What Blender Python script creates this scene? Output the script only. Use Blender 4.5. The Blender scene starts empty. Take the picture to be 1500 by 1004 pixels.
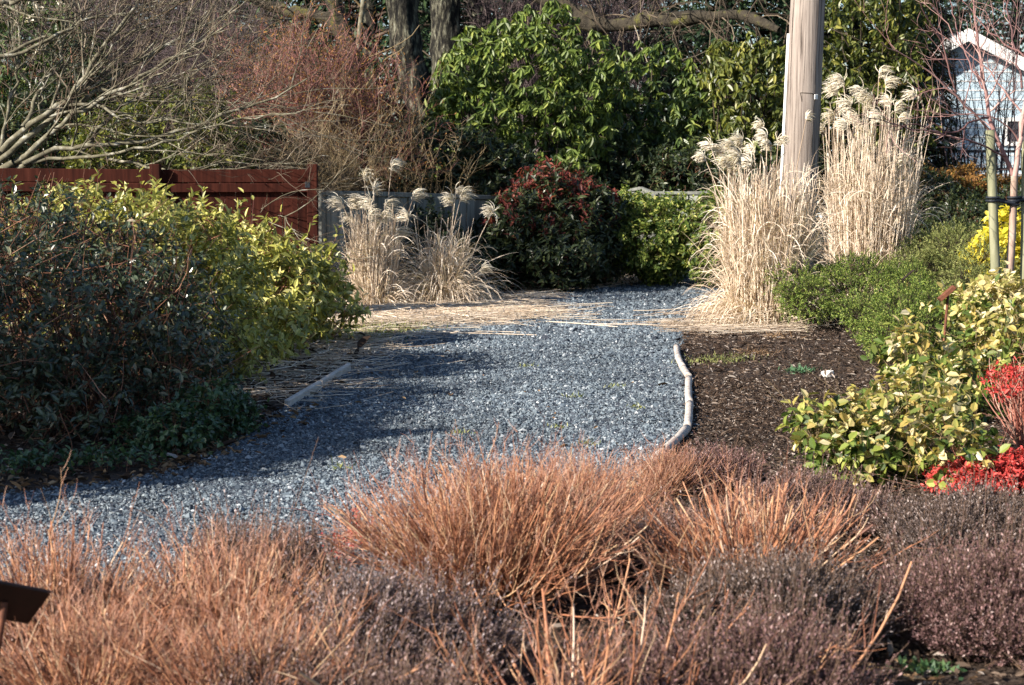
import bpy, math, random
import numpy as np
from mathutils import Vector

C = bpy.context.scene.collection
sc = bpy.context.scene
R_ = math.radians

# ------------------------------------------------------------------ camera
FPX, HOR, CAMZ = 2800.0, 235.0, 1.5
PITCH = math.atan((502 - HOR) / FPX)
cam = bpy.data.cameras.new('camera')
cam.sensor_width = 36.0
cam.lens = FPX / 1500 * 36
cam.clip_end = 2000
cam.dof.use_dof = True
cam.dof.focus_distance = 13.0
cam.dof.aperture_fstop = 7.0
co = bpy.data.objects.new('camera', cam)
C.objects.link(co)
co.location = (0, 0, CAMZ)
co.rotation_euler = (math.pi / 2 - PITCH, 0, 0)
sc.camera = co

# ------------------------------------------------------------------ light
SUN_EL, SUN_AZ = R_(28), R_(237)      # azimuth clockwise from +Y: low winter sun behind the left shoulder
w = bpy.data.worlds.new('World')
sc.world = w
w.use_nodes = True
nt = w.node_tree
sky = nt.nodes.new('ShaderNodeTexSky')
sky.sky_type = 'NISHITA'
sky.sun_disc = False
sky.sun_elevation = SUN_EL
sky.sun_rotation = SUN_AZ
sky.ozone_density = 3.0
nt.links.new(sky.outputs[0], nt.nodes['Background'].inputs[0])
nt.nodes['Background'].inputs[1].default_value = 0.068
sun = bpy.data.lights.new('sun', 'SUN')
sun.energy = 5.0
sun.angle = R_(0.5)
sun.color = (1.0, 0.91, 0.79)
so = bpy.data.objects.new('sun', sun)
C.objects.link(so)
sdir = Vector((math.sin(SUN_AZ) * math.cos(SUN_EL), math.cos(SUN_AZ) * math.cos(SUN_EL), math.sin(SUN_EL)))
so.rotation_euler = (-sdir).to_track_quat('-Z', 'Y').to_euler()
so.location = (-10, -10, 20)
sc.view_settings.view_transform = 'Standard'
sc.view_settings.look = 'None'
sc.view_settings.exposure = 1.4
sc.view_settings.gamma = 1
sc.cycles.max_bounces = 6
sc.cycles.transparent_max_bounces = 8

# ------------------------------------------------------------------ helpers
cp_, sp_ = math.cos(PITCH), math.sin(PITCH)

def at(px, py, Y):
    a, b = (px - 750) / FPX, (502 - py) / FPX
    k = cp_ + b * sp_
    return np.array((a / k * Y, Y, CAMZ + (-sp_ + b * cp_) / k * Y))

def gnd(px, py, z=0.0):
    a, b = (px - 750) / FPX, (502 - py) / FPX
    k = cp_ + b * sp_
    Y = (z - CAMZ) / ((-sp_ + b * cp_) / k)
    return np.array((a / k * Y, Y, z))

def norm(v):
    return v / np.maximum(np.linalg.norm(v, axis=-1, keepdims=True), 1e-9)

def perp(d, rng):
    r = rng.normal(size=d.shape)
    return norm(np.cross(d, r))

class MB:
    def __init__(self):
        self.v, self.q, self.t, self.a, self.mq, self.mt, self.n = [], [], [], [], [], [], 0
    def add(self, v, q=None, t=None, attr=None, mi=0):
        v = np.asarray(v, float).reshape(-1, 3)
        self.v.append(v)
        self.a.append(np.zeros(len(v)) if attr is None else np.asarray(attr, float).reshape(-1))
        if q is not None and len(q):
            q = np.asarray(q, int) + self.n
            self.q.append(q); self.mq.append(np.full(len(q), mi))
        if t is not None and len(t):
            t = np.asarray(t, int) + self.n
            self.t.append(t); self.mt.append(np.full(len(t), mi))
        self.n += len(v)
    # ---- many tubes at once: P (n,k,3), R (n,k)
    def tubes(self, P, R, m=4, mi=0):
        P = np.asarray(P, float); R = np.asarray(R, float)
        if P.ndim == 2: P = P[None]; R = R[None]
        n, k, _ = P.shape
        if n == 0: return
        T = norm(np.gradient(P, axis=1))
        ref = np.tile(np.array((0.31, 0.17, 0.93)), (n, 1))
        mean = norm(T.mean(axis=1))
        bad = np.abs((mean * ref).sum(-1)) > 0.8
        ref[bad] = np.array((0.93, -0.31, 0.1))
        u = norm(np.cross(T, ref[:, None, :])); v = np.cross(T, u)
        an = np.arange(m) / m * 2 * np.pi
        ring = P[:, :, None, :] + R[:, :, None, None] * (np.cos(an)[None, None, :, None] * u[:, :, None, :] + np.sin(an)[None, None, :, None] * v[:, :, None, :])
        i = np.arange(n)[:, None, None] * (k * m); j = np.arange(k - 1)[None, :, None] * m; s = np.arange(m)[None, None, :]
        s2 = (s + 1) % m
        q = np.stack(np.broadcast_arrays(i + j + s, i + j + s2, i + j + m + s2, i + j + m + s), -1).reshape(-1, 4)
        self.add(ring, q, mi=mi)
    # ---- many ribbons: P (n,k,3), W (n,k) half widths, side (n,3)
    def ribbons(self, P, W, side, mi=0):
        n, k, _ = P.shape
        if n == 0: return
        s = side[:, None, :] if side.ndim == 2 else side
        v = np.stack((P - s * W[..., None], P + s * W[..., None]), 2)
        i = np.arange(n)[:, None] * (2 * k); j = np.arange(k - 1)[None, :] * 2
        q = np.stack((i + j, i + j + 1, i + j + 3, i + j + 2), -1).reshape(-1, 4)
        self.add(v, q, mi=mi)
    # ---- pointed oval leaves folded along the midrib
    def leaves(self, p, d, nr, L, W, bend=0.15, fold=0.12, mi=0):
        n = len(p)
        if n == 0: return
        d = norm(d); s = norm(np.cross(d, nr)); nr = norm(np.cross(s, d))
        L = np.broadcast_to(np.asarray(L, float), (n,))[:, None]; W = np.broadcast_to(np.asarray(W, float), (n,))[:, None]
        v = np.stack((p, p + d * L * .32 + s * W * .46 + nr * W * fold, p + d * L * .7 + s * W * .4 + nr * (W * fold - L * bend * .45),
                      p + d * L - nr * L * bend,
                      p + d * L * .7 - s * W * .4 + nr * (W * fold - L * bend * .45), p + d * L * .32 - s * W * .46 + nr * W * fold), 1)
        b = np.arange(n)[:, None] * 6
        q = np.concatenate((b + np.array((0, 1, 2, 3)), b + np.array((0, 3, 4, 5))))
        self.add(v, q, attr=np.tile(np.array((1, 0, 0, 1, 0, 0.)), n), mi=mi)
    def diamonds(self, p, d, nr, L, W, mi=0):
        n = len(p)
        if n == 0: return
        d = norm(d); s = norm(np.cross(d, nr))
        L = np.broadcast_to(np.asarray(L, float), (n,))[:, None]; W = np.broadcast_to(np.asarray(W, float), (n,))[:, None]
        v = np.stack((p, p + d * L * .5 + s * W * .5, p + d * L, p + d * L * .5 - s * W * .5), 1)
        self.add(v, np.arange(n)[:, None] * 4 + np.arange(4), attr=np.tile(np.array((1, 0, 1, 0.)), n), mi=mi)
    def box(self, c, s, rot=None, mi=0, bev=0.0):
        c = np.asarray(c, float); h = np.asarray(s, float) / 2
        if bev > 0:
            v = []
            for sx in (-1, 1):
                for sy in (-1, 1):
                    for sz in (-1, 1):
                        sg = np.array((sx, sy, sz))
                        for ax in range(3):
                            o = h - bev; o[ax] = h[ax]; v.append(sg * o)
            import bmesh
            bm = bmesh.new()
            for x in v: bm.verts.new(x)
            bmesh.ops.convex_hull(bm, input=bm.verts[:])
            bm.verts.ensure_lookup_table(); bm.verts.index_update()
            V = np.array([x.co[:] for x in bm.verts]); F = [[y.index for y in f.verts] for f in bm.faces]
            bm.free()
            if rot is not None: V = V @ np.array(rot).T
            self.add(V + c, None, [f for f in F if len(f) == 3], mi=mi)
            q = [f for f in F if len(f) == 4]
            if q:
                qq = np.asarray(q, int) + self.n - len(V); self.q.append(qq); self.mq.append(np.full(len(qq), mi))
            return
        v = np.array([(x, y, z) for x in (-1, 1) for y in (-1, 1) for z in (-1, 1)]) * h
        if rot is not None: v = v @ np.array(rot).T
        self.add(v + c, [(0, 1, 3, 2), (4, 6, 7, 5), (0, 4, 5, 1), (2, 3, 7, 6), (0, 2, 6, 4), (1, 5, 7, 3)], mi=mi)
    def build(self, name, mats, parent=None, loc=None, smooth=False):
        me = bpy.data.meshes.new(name)
        V = np.concatenate(self.v) if self.v else np.zeros((0, 3))
        if loc is not None: V = V - np.asarray(loc, float)
        me.vertices.add(len(V)); me.vertices.foreach_set('co', V.astype(np.float32).ravel())
        Q = np.concatenate(self.q) if self.q else np.zeros((0, 4), int)
        T = np.concatenate(self.t) if self.t else np.zeros((0, 3), int)
        idx = np.concatenate((Q.ravel(), T.ravel())).astype(np.int32)
        me.loops.add(len(idx)); me.loops.foreach_set('vertex_index', idx)
        st = np.concatenate((np.arange(len(Q)) * 4, len(Q) * 4 + np.arange(len(T)) * 3)).astype(np.int32)
        me.polygons.add(len(st)); me.polygons.foreach_set('loop_start', st)
        mi = np.concatenate((np.concatenate(self.mq) if self.mq else np.zeros(0), np.concatenate(self.mt) if self.mt else np.zeros(0)))
        for m in (mats if isinstance(mats, (list, tuple)) else [mats]): me.materials.append(m)
        me.polygons.foreach_set('material_index', mi.astype(np.int32))
        me.polygons.foreach_set('use_smooth', np.full(len(st), bool(smooth)))
        me.update(calc_edges=True)
        A = np.concatenate(self.a) if self.a else np.zeros(0)
        if A.any():
            at_ = me.attributes.new('rim', 'FLOAT', 'POINT'); at_.data.foreach_set('value', A.astype(np.float32))
        o = bpy.data.objects.new(name, me)
        C.objects.link(o)
        if parent is not None: o.parent = parent
        elif loc is not None: o.location = loc
        return o

def tag(o, label=None, cat=None, group=None, kind=None):
    if label: o['label'] = label
    if cat: o['category'] = cat
    if group: o['group'] = group
    if kind: o['kind'] = kind
    return o

def thing(name, loc, label, cat, group=None):
    o = bpy.data.objects.new(name, None); C.objects.link(o)
    o.empty_display_size = .2
    o.location = tuple(float(x) for x in loc)
    return tag(o, label, cat, group)

# ------------------------------------------------------------------ materials
def base_mat(name):
    m = bpy.data.materials.new(name); m.use_nodes = True
    return m, m.node_tree, m.node_tree.nodes['Principled BSDF']

def ramp(nt_, cols, const=False):
    r = nt_.nodes.new('ShaderNodeValToRGB'); e = r.color_ramp.elements
    if const: r.color_ramp.interpolation = 'CONSTANT'
    n = len(cols)
    norm_ = [(c if len(c) == 4 else ((i / (n if const else max(n - 1, 1))),) + tuple(c)) for i, c in enumerate(cols)]
    while len(e) < n: e.new(0.5)
    for el, c in zip(e, norm_):
        el.position = c[0]; el.color = (c[1], c[2], c[3], 1)
    return r

def mat_island(name, cols, rough=.55, spec=.3, transl=0.0, rim=None, rimfac=.8, noise=None, tmul=1.3):
    m, t, b = base_mat(name)
    g = t.nodes.new('ShaderNodeNewGeometry')
    r = ramp(t, cols)
    t.links.new(g.outputs['Random Per Island'], r.inputs[0])
    col = r.outputs[0]
    if rim is not None:
        a = t.nodes.new('ShaderNodeAttribute'); a.attribute_name = 'rim'
        mu = t.nodes.new('ShaderNodeMath'); mu.operation = 'MULTIPLY'; mu.inputs[1].default_value = rimfac
        t.links.new(a.outputs['Fac'], mu.inputs[0])
        mx = t.nodes.new('ShaderNodeMixRGB'); mx.inputs[2].default_value = (*rim, 1)
        t.links.new(mu.outputs[0], mx.inputs[0]); t.links.new(col, mx.inputs[1]); col = mx.outputs[0]
    if noise:
        tc = t.nodes.new('ShaderNodeTexCoord')
        n = t.nodes.new('ShaderNodeTexNoise'); n.inputs['Scale'].default_value = noise[0]; n.inputs['Detail'].default_value = 3
        t.links.new(tc.outputs['Object'], n.inputs['Vector'])
        r2 = ramp(t, [(0.35,) + (noise[1],) * 3, (0.65,) + (noise[2],) * 3])
        t.links.new(n.outputs[0], r2.inputs[0])
        mx = t.nodes.new('ShaderNodeMixRGB'); mx.blend_type = 'MULTIPLY'; mx.inputs[0].default_value = 1
        t.links.new(col, mx.inputs[1]); t.links.new(r2.outputs[0], mx.inputs[2]); col = mx.outputs[0]
    t.links.new(col, b.inputs['Base Color'])
    b.inputs['Roughness'].default_value = rough
    b.inputs['Specular IOR Level'].default_value = spec
    if transl > 0:
        tr = t.nodes.new('ShaderNodeBsdfTranslucent')
        g2 = t.nodes.new('ShaderNodeMixRGB'); g2.blend_type = 'MULTIPLY'; g2.inputs[0].default_value = 1; g2.inputs[2].default_value = (tmul, tmul, tmul * .6, 1)
        t.links.new(col, g2.inputs[1]); t.links.new(g2.outputs[0], tr.inputs[0])
        ms = t.nodes.new('ShaderNodeMixShader'); ms.inputs[0].default_value = transl
        t.links.new(b.outputs[0], ms.inputs[1]); t.links.new(tr.outputs[0], ms.inputs[2])
        t.links.new(ms.outputs[0], t.nodes['Material Output'].inputs[0])
    return m

def mat_noise(name, cols, scale=(5, 5, 5), detail=6, bump=.3, bscale=None, rough=.8, spec=.2, dist=.02, cols2=None, scale2=(1, 1, 1), island=0.0):
    m, t, b = base_mat(name)
    tc = t.nodes.new('ShaderNodeTexCoord')
    mp = t.nodes.new('ShaderNodeMapping'); mp.inputs['Scale'].default_value = scale
    t.links.new(tc.outputs['Object'], mp.inputs[0])
    n = t.nodes.new('ShaderNodeTexNoise'); n.inputs['Scale'].default_value = 1; n.inputs['Detail'].default_value = detail; n.inputs['Roughness'].default_value = .65
    t.links.new(mp.outputs[0], n.inputs['Vector'])
    r = ramp(t, cols); t.links.new(n.outputs[0], r.inputs[0]); col = r.outputs[0]
    if cols2:
        mp2 = t.nodes.new('ShaderNodeMapping'); mp2.inputs['Scale'].default_value = scale2
        t.links.new(tc.outputs['Object'], mp2.inputs[0])
        n2 = t.nodes.new('ShaderNodeTexNoise'); n2.inputs['Scale'].default_value = 1; n2.inputs['Detail'].default_value = 4
        t.links.new(mp2.outputs[0], n2.inputs['Vector'])
        r2 = ramp(t, cols2); t.links.new(n2.outputs[0], r2.inputs[0])
        mx = t.nodes.new('ShaderNodeMixRGB'); mx.blend_type = 'MULTIPLY'; mx.inputs[0].default_value = 1
        t.links.new(col, mx.inputs[1]); t.links.new(r2.outputs[0], mx.inputs[2]); col = mx.outputs[0]
    if island > 0:
        g = t.nodes.new('ShaderNodeNewGeometry')
        r3 = ramp(t, [(0,) + (1 - island,) * 3, (1,) + (1 + island * .4,) * 3]); t.links.new(g.outputs['Random Per Island'], r3.inputs[0])
        mx = t.nodes.new('ShaderNodeMixRGB'); mx.blend_type = 'MULTIPLY'; mx.inputs[0].default_value = 1
        t.links.new(col, mx.inputs[1]); t.links.new(r3.outputs[0], mx.inputs[2]); col = mx.outputs[0]
    t.links.new(col, b.inputs['Base Color'])
    b.inputs['Roughness'].default_value = rough; b.inputs['Specular IOR Level'].default_value = spec
    if bump > 0:
        bp = t.nodes.new('ShaderNodeBump'); bp.inputs['Strength'].default_value = bump; bp.inputs['Distance'].default_value = dist
        t.links.new(n.outputs[0], bp.inputs['Height']); t.links.new(bp.outputs[0], b.inputs['Normal'])
    return m

mt = {}
mt['soil'] = mat_noise('soil', [(.3, .018, .012, .009), (.5, .045, .03, .022), (.7, .1, .075, .06)], (28, 28, 28), 8, .8, dist=.03, rough=.95)
mt['gravel_bed'] = mat_noise('gravel_bed', [(.3, .025, .03, .04), (.55, .09, .1, .125), (.75, .2, .22, .25)], (60, 60, 60), 6, .9, dist=.02, rough=.9)
mt['stone'] = mat_island('stone', [(0, .03, .036, .05), (.35, .072, .094, .118), (.7, .128, .162, .19), (.95, .21, .245, .27), (1, .42, .44, .46)], rough=.75, spec=.35, noise=(.8, .8, 1.1))
mt['chip'] = mat_island('chip', [(0, .02, .013, .01), (.5, .055, .036, .026), (.85, .13, .095, .072), (1, .33, .29, .26)], rough=.9, spec=.1)
mt['litter'] = mat_island('litter', [(0, .05, .03, .018), (.5, .16, .095, .05), (1, .34, .23, .13)], rough=.8, spec=.2)
mt['straw'] = mat_island('straw', [(0, .38, .28, .2), (.35, .64, .52, .41), (.75, .8, .69, .57), (1, .88, .8, .7)], rough=.6, spec=.25, transl=.25, tmul=1.0)
mt['plume'] = mat_island('plume', [(0, .74, .66, .55), (1, .9, .85, .77)], rough=.8, spec=.1, transl=.35, tmul=1.0)
mt['twig_orange'] = mat_island('twig_orange', [(0, .09, .036, .024), (.25, .235, .095, .053), (.55, .375, .165, .088), (.8, .47, .245, .135), (.92, .5, .34, .2), (1, .62, .47, .36)], rough=.5, spec=.3)
mt['twig_fuzz'] = mat_island('twig_fuzz', [(0, .12, .053, .038), (.6, .29, .143, .097), (1, .425, .26, .185)], rough=.6, spec=.2)
mt['heather_brown'] = mat_island('heather_brown', [(0, .075, .045, .042), (.5, .18, .115, .108), (.88, .31, .21, .2), (1, .55, .45, .42)], rough=.8, spec=.1, transl=.15)
mt['heather_grey'] = mat_island('heather_grey', [(0, .085, .06, .064), (.5, .21, .16, .168), (.88, .35, .275, .28), (1, .55, .47, .46)], rough=.8, spec=.1, transl=.15)
mt['heather_green'] = mat_island('heather_green', [(0, .055, .044, .038), (.5, .14, .105, .095), (.85, .26, .2, .19), (1, .55, .47, .44)], rough=.8, spec=.1, transl=.15)
mt['heather_red'] = mat_island('heather_red', [(0, .075, .04, .04), (.5, .18, .1, .1), (.88, .31, .19, .185), (1, .5, .38, .36)], rough=.8, spec=.1, transl=.15)
mt['heather_stem'] = mat_island('heather_stem', [(.05, .03, .022), (.12, .075, .05)], rough=.85)
mt['leaf_dark'] = mat_island('leaf_dark', [(0, .02, .032, .02), (.5, .045, .066, .038), (.85, .1, .125, .068), (1, .24, .2, .13)], rough=.32, spec=.6, transl=.2)
mt['leaf_vari'] = mat_island('leaf_vari', [(0, .03, .05, .018), (.3, .11, .14, .035), (.6, .36, .36, .08), (.9, .6, .56, .2), (1, .74, .68, .4)], rough=.36, spec=.5, transl=.28, rim=(.45, .41, .1), rimfac=.5)
mt['leaf_rhodo'] = mat_island('leaf_rhodo', [(0, .018, .034, .01), (.5, .06, .098, .018), (.85, .135, .185, .033), (1, .28, .3, .07)], rough=.45, spec=.35, transl=.25, rim=(.2, .26, .06), rimfac=.4)
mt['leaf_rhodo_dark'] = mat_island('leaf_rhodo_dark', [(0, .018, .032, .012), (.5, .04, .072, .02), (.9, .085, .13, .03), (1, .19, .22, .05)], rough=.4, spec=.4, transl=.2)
mt['leaf_bud'] = mat_island('leaf_bud', [(.3, .2, .05), (.5, .42, .15)], rough=.5)
mt['leaf_olive'] = mat_island('leaf_olive', [(0, .03, .045, .012), (.5, .08, .1, .02), (.9, .17, .18, .035), (1, .3, .28, .07)], rough=.4, spec=.4, transl=.3)
mt['leaf_red'] = mat_island('leaf_red', [(0, .04, .009, .009), (.5, .12, .025, .022), (1, .25, .08, .055)], rough=.55, spec=.2, transl=.3)
mt['leaf_photinia'] = mat_island('leaf_photinia', [(0, .012, .02, .01), (.6, .03, .045, .018), (1, .07, .085, .03)], rough=.38, spec=.4, transl=.2)
mt['leaf_lime'] = mat_island('leaf_lime', [(0, .025, .05, .012), (.5, .1, .15, .028), (.85, .25, .29, .06), (1, .46, .44, .14)], rough=.45, spec=.35, transl=.3)
mt['leaf_cream'] = mat_island('leaf_cream', [(0, .045, .065, .018), (.25, .14, .16, .04), (.45, .36, .3, .08), (.62, .5, .33, .1), (.85, .66, .54, .27), (1, .78, .67, .5)], rough=.45, spec=.35, transl=.3, rim=(.12, .18, .04), rimfac=.45)
mt['leaf_cream_pale'] = mat_island('leaf_cream_pale', [(0, .25, .24, .07), (.5, .5, .42, .17), (1, .68, .58, .38)], rough=.5, spec=.3, transl=.3)
mt['juniper'] = mat_island('juniper', [(0, .03, .055, .012), (.45, .11, .17, .032), (.85, .24, .3, .06), (1, .42, .42, .14)], rough=.6, spec=.2, transl=.2)
mt['juniper_pale'] = mat_island('juniper_pale', [(0, .07, .085, .025), (.5, .17, .2, .06), (1, .32, .32, .12)], rough=.6, spec=.2, transl=.2)
mt['conifer'] = mat_island('conifer', [(0, .008, .018, .01), (.6, .022, .046, .022), (1, .06, .1, .04)], rough=.6, spec=.2, transl=.1)
mt['cedar'] = mat_island('cedar', [(0, .025, .03, .01), (.4, .06, .07, .018), (.7, .14, .1, .03), (1, .3, .15, .05)], rough=.6, spec=.2, transl=.2)
mt['leaf_rust'] = mat_island('leaf_rust', [(0, .05, .045, .015), (.5, .18, .1, .03), (1, .4, .2, .06)], rough=.6, spec=.2, transl=.25)
mt['leaf_yellow'] = mat_island('leaf_yellow', [(0, .3, .3, .03), (.5, .6, .52, .04), (1, .8, .68, .12)], rough=.45, spec=.3, transl=.35)
mt['leaf_scarlet'] = mat_island('leaf_scarlet', [(0, .22, .02, .018), (.6, .5, .045, .04), (1, .65, .13, .11)], rough=.45, spec=.3, transl=.25)
mt['leaf_ground'] = mat_island('leaf_ground', [(0, .02, .045, .02), (.6, .045, .095, .04), (1, .12, .17, .06)], rough=.35, spec=.5, transl=.2)
mt['leaf_tuft'] = mat_island('leaf_tuft', [(.04, .1, .05), (.1, .2, .1)], rough=.6, transl=.2)
mt['twig_red'] = mat_island('twig_red', [(0, .04, .016, .016), (.5, .12, .045, .042), (.85, .25, .1, .08), (1, .36, .22, .17)], rough=.6, spec=.2)
mt['twig_tan'] = mat_island('twig_tan', [(0, .05, .036, .018), (.5, .13, .094, .048), (1, .28, .21, .12)], rough=.6, spec=.2)
mt['twig_purple'] = mat_island('twig_purple', [(0, .025, .017, .019), (.5, .07, .05, .053), (1, .16, .12, .12)], rough=.7, spec=.2)
mt['twig_pink'] = mat_island('twig_pink', [(0, .1, .05, .05), (.5, .24, .13, .12), (1, .42, .28, .25)], rough=.6, spec=.2)
mt['twig_dark'] = mat_island('twig_dark', [(0, .03, .015, .012), (.5, .13, .058, .038), (.9, .3, .14, .085), (1, .42, .26, .18)], rough=.6, spec=.2)
mt['twig_black'] = mat_island('twig_black', [(0, .012, .009, .008), (.5, .035, .026, .02), (1, .1, .08, .06)], rough=.8, spec=.1)
mt['twig_scarlet'] = mat_island('twig_scarlet', [(0, .25, .07, .05), (.6, .42, .2, .15), (1, .55, .38, .3)], rough=.5, spec=.3)
mt['maple_bark'] = mat_noise('maple_bark', [(.3, .045, .04, .028), (.5, .115, .105, .07), (.62, .22, .21, .165), (.75, .45, .46, .44)], (9, 9, 9), 5, .3, dist=.01, rough=.85)
mt['maple_twig'] = mat_island('maple_twig', [(0, .03, .023, .017), (.5, .085, .064, .045), (.9, .16, .125, .09), (1, .3, .26, .2)], rough=.75, spec=.2)
mt['bark'] = mat_noise('bark', [(.4, .006, .006, .006), (.5, .03, .028, .022), (.6, .13, .125, .09), (.74, .36, .36, .29)], (16, 16, 4.5), 8, 1.0, dist=.12, rough=.95)
mt['bark_moss'] = mat_noise('bark_moss', [(.3, .015, .013, .011), (.55, .05, .042, .03), (.68, .1, .1, .02), (.8, .17, .16, .04)], (6, 6, 6), 7, 1.0, dist=.1, rough=.95)
mt['bark_smooth'] = mat_noise('bark_smooth', [(.3, .2, .13, .1), (.6, .36, .27, .22), (.8, .5, .42, .37)], (20, 20, 6), 5, .2, dist=.01, rough=.7)
mt['pole_wood'] = mat_noise('pole_wood', [(.3, .08, .068, .062), (.42, .2, .18, .17), (.58, .29, .268, .255), (.75, .36, .34, .33)], (55, 55, 1.6), 7, .5, dist=.012, rough=.85, cols2=[(.3, .75, .68, .62), (.7, 1.1, 1.02, .95)], scale2=(2.5, 2.5, .8))
mt['pole_crack'] = mat_noise('pole_crack', [(.3, .02, .015, .012), (.7, .05, .04, .032)], (10, 10, 2), 3, 0)
mt['conduit'] = mat_noise('conduit', [(.3, .68, .67, .64), (.7, .8, .79, .76)], (6, 6, 1), 3, 0, rough=.4, spec=.4)
mt['fence_red'] = mat_noise('fence_red', [(.3, .02, .0055, .004), (.55, .046, .0125, .008), (.8, .085, .026, .017)], (25, 25, 1.6), 6, .3, dist=.006, rough=.85, spec=.08, island=.35)  # dark red stain, darkened further to stand in for tree shade
mt['fence_grey'] = mat_noise('fence_grey', [(.3, .13, .135, .12), (.55, .24, .25, .225), (.8, .37, .38, .34)], (22, 22, 1.4), 6, .3, dist=.006, rough=.9, spec=.1, island=.55)
mt['stake'] = mat_noise('stake', [(.3, .12, .125, .075), (.55, .2, .2, .125), (.8, .32, .31, .22)], (22, 22, 2.5), 6, .35, dist=.008, rough=.85)
mt['strap'] = mat_noise('strap', [(.3, .01, .012, .016), (.7, .025, .03, .04)], (20, 20, 20), 3, .2, rough=.5)
mt['rust'] = mat_noise('rust', [(.3, .06, .022, .012), (.55, .13, .045, .022), (.8, .24, .1, .05)], (40, 40, 40), 5, .3, dist=.003, rough=.75, spec=.3)
mt['plate_dark'] = mat_noise('plate_dark', [(.3, .008, .004, .003), (.7, .022, .009, .007)], (25, 25, 25), 4, .2, dist=.002, rough=.55, spec=.35)
mt['plate_grey'] = mat_noise('plate_grey', [(.3, .06, .055, .06), (.7, .12, .11, .115)], (25, 25, 25), 4, .2, dist=.002, rough=.5, spec=.4)
mt['edge_wood'] = mat_noise('edge_wood', [(.3, .2, .16, .135), (.48, .42, .37, .33), (.8, .55, .5, .46)], (22, 22, 22), 6, .5, dist=.01, rough=.85)
mt['edge_wood_grey'] = mat_noise('edge_wood_grey', [(.3, .34, .31, .28), (.6, .5, .46, .42), (.8, .6, .56, .52)], (10, 10, 30), 6, .5, dist=.01, rough=.9)
mt['rock_white'] = mat_noise('rock_white', [(.3, .5, .47, .43), (.7, .75, .73, .7)], (14, 14, 14), 5, .5, dist=.02, rough=.85)
mt['house_wall'] = mat_noise('house_wall', [(.3, .36, .47, .55), (.7, .43, .54, .62)], (1.5, 1.5, 6), 4, .1, rough=.8)
mt['house_trim'] = mat_noise('house_trim', [(.3, .74, .73, .71), (.7, .82, .81, .79)], (3, 3, 3), 3, 0, rough=.6)
mt['house_roof'] = mat_noise('house_roof', [(.3, .05, .05, .058), (.7, .11, .11, .12)], (4, 4, 4), 6, .4, rough=.9)
m_, t_, b_ = base_mat('window_glass'); b_.inputs['Base Color'].default_value = (.05, .05, .06, 1); b_.inputs['Roughness'].default_value = .08; mt['glass'] = m_
mt['rail_dark'] = mat_noise('rail_dark', [(.3, .03, .028, .03), (.7, .07, .065, .065)], (9, 9, 9), 3, 0, rough=.7)

# ------------------------------------------------------------------ growth helpers
def lobe(px, py, Y, rx, ry, rd=None):
    c = at(px, py, Y)
    k = Y / FPX
    return (c, np.array((rx * k, (rd if rd is not None else rx * k), ry * k)))

def lump(d, ph):
    return (np.sin(d[:, 0] * 5.1 + ph) * np.sin(d[:, 1] * 4.7 + ph * 1.7) + np.sin(d[:, 2] * 6.3 + ph * 2.3) * .6 + np.sin(d[:, 0] * 11 + d[:, 2] * 9 + ph) * .4) * .5

def clumpy(lobes, k, rng, size=(.28, .55)):
    out = []
    for c, r in lobes:
        out.append((c, r * .8))
        for j in range(k):
            d = norm(rng.normal(size=3)); s = rng.uniform(*size)
            cc = c + d * r * rng.uniform(.68, .92)
            if cc[2] > r[2] * .15: out.append((cc, r.mean() * s * np.array((1, 1, .85)) * .6 + r * s * .4))
    return out

def sample_lobes(lobes, n, rng, shell=.35, amp=.16, zmin=.04, inner=.6):
    wts = np.array([(r[0] * r[1] + r[0] * r[2] + r[1] * r[2]) for c, r in lobes]); wts /= wts.sum()
    out_p, out_d = [], []
    k = 0
    while k < n:
        m = (n - k) * 2 + 50
        li = rng.choice(len(lobes), m, p=wts)
        d = norm(rng.normal(size=(m, 3)))
        cs = np.array([l[0] for l in lobes])[li]; rs = np.array([l[1] for l in lobes])[li]
        rr = (1 - shell * rng.random(m) ** 1.4) * (1 + amp * lump(d + li[:, None] * .77, 1.3))
        p = cs + d * rs * rr[:, None]
        ok = p[:, 2] > zmin
        for j, (c, r) in enumerate(lobes):
            e = (((p - c) / r) ** 2).sum(-1)
            ok &= ~((e < inner ** 2) & (li != j))
        p, dd = p[ok], norm(d / rs)[ok]
        out_p.append(p); out_d.append(dd); k += len(p)
    return np.concatenate(out_p)[:n], np.concatenate(out_d)[:n]

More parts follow.
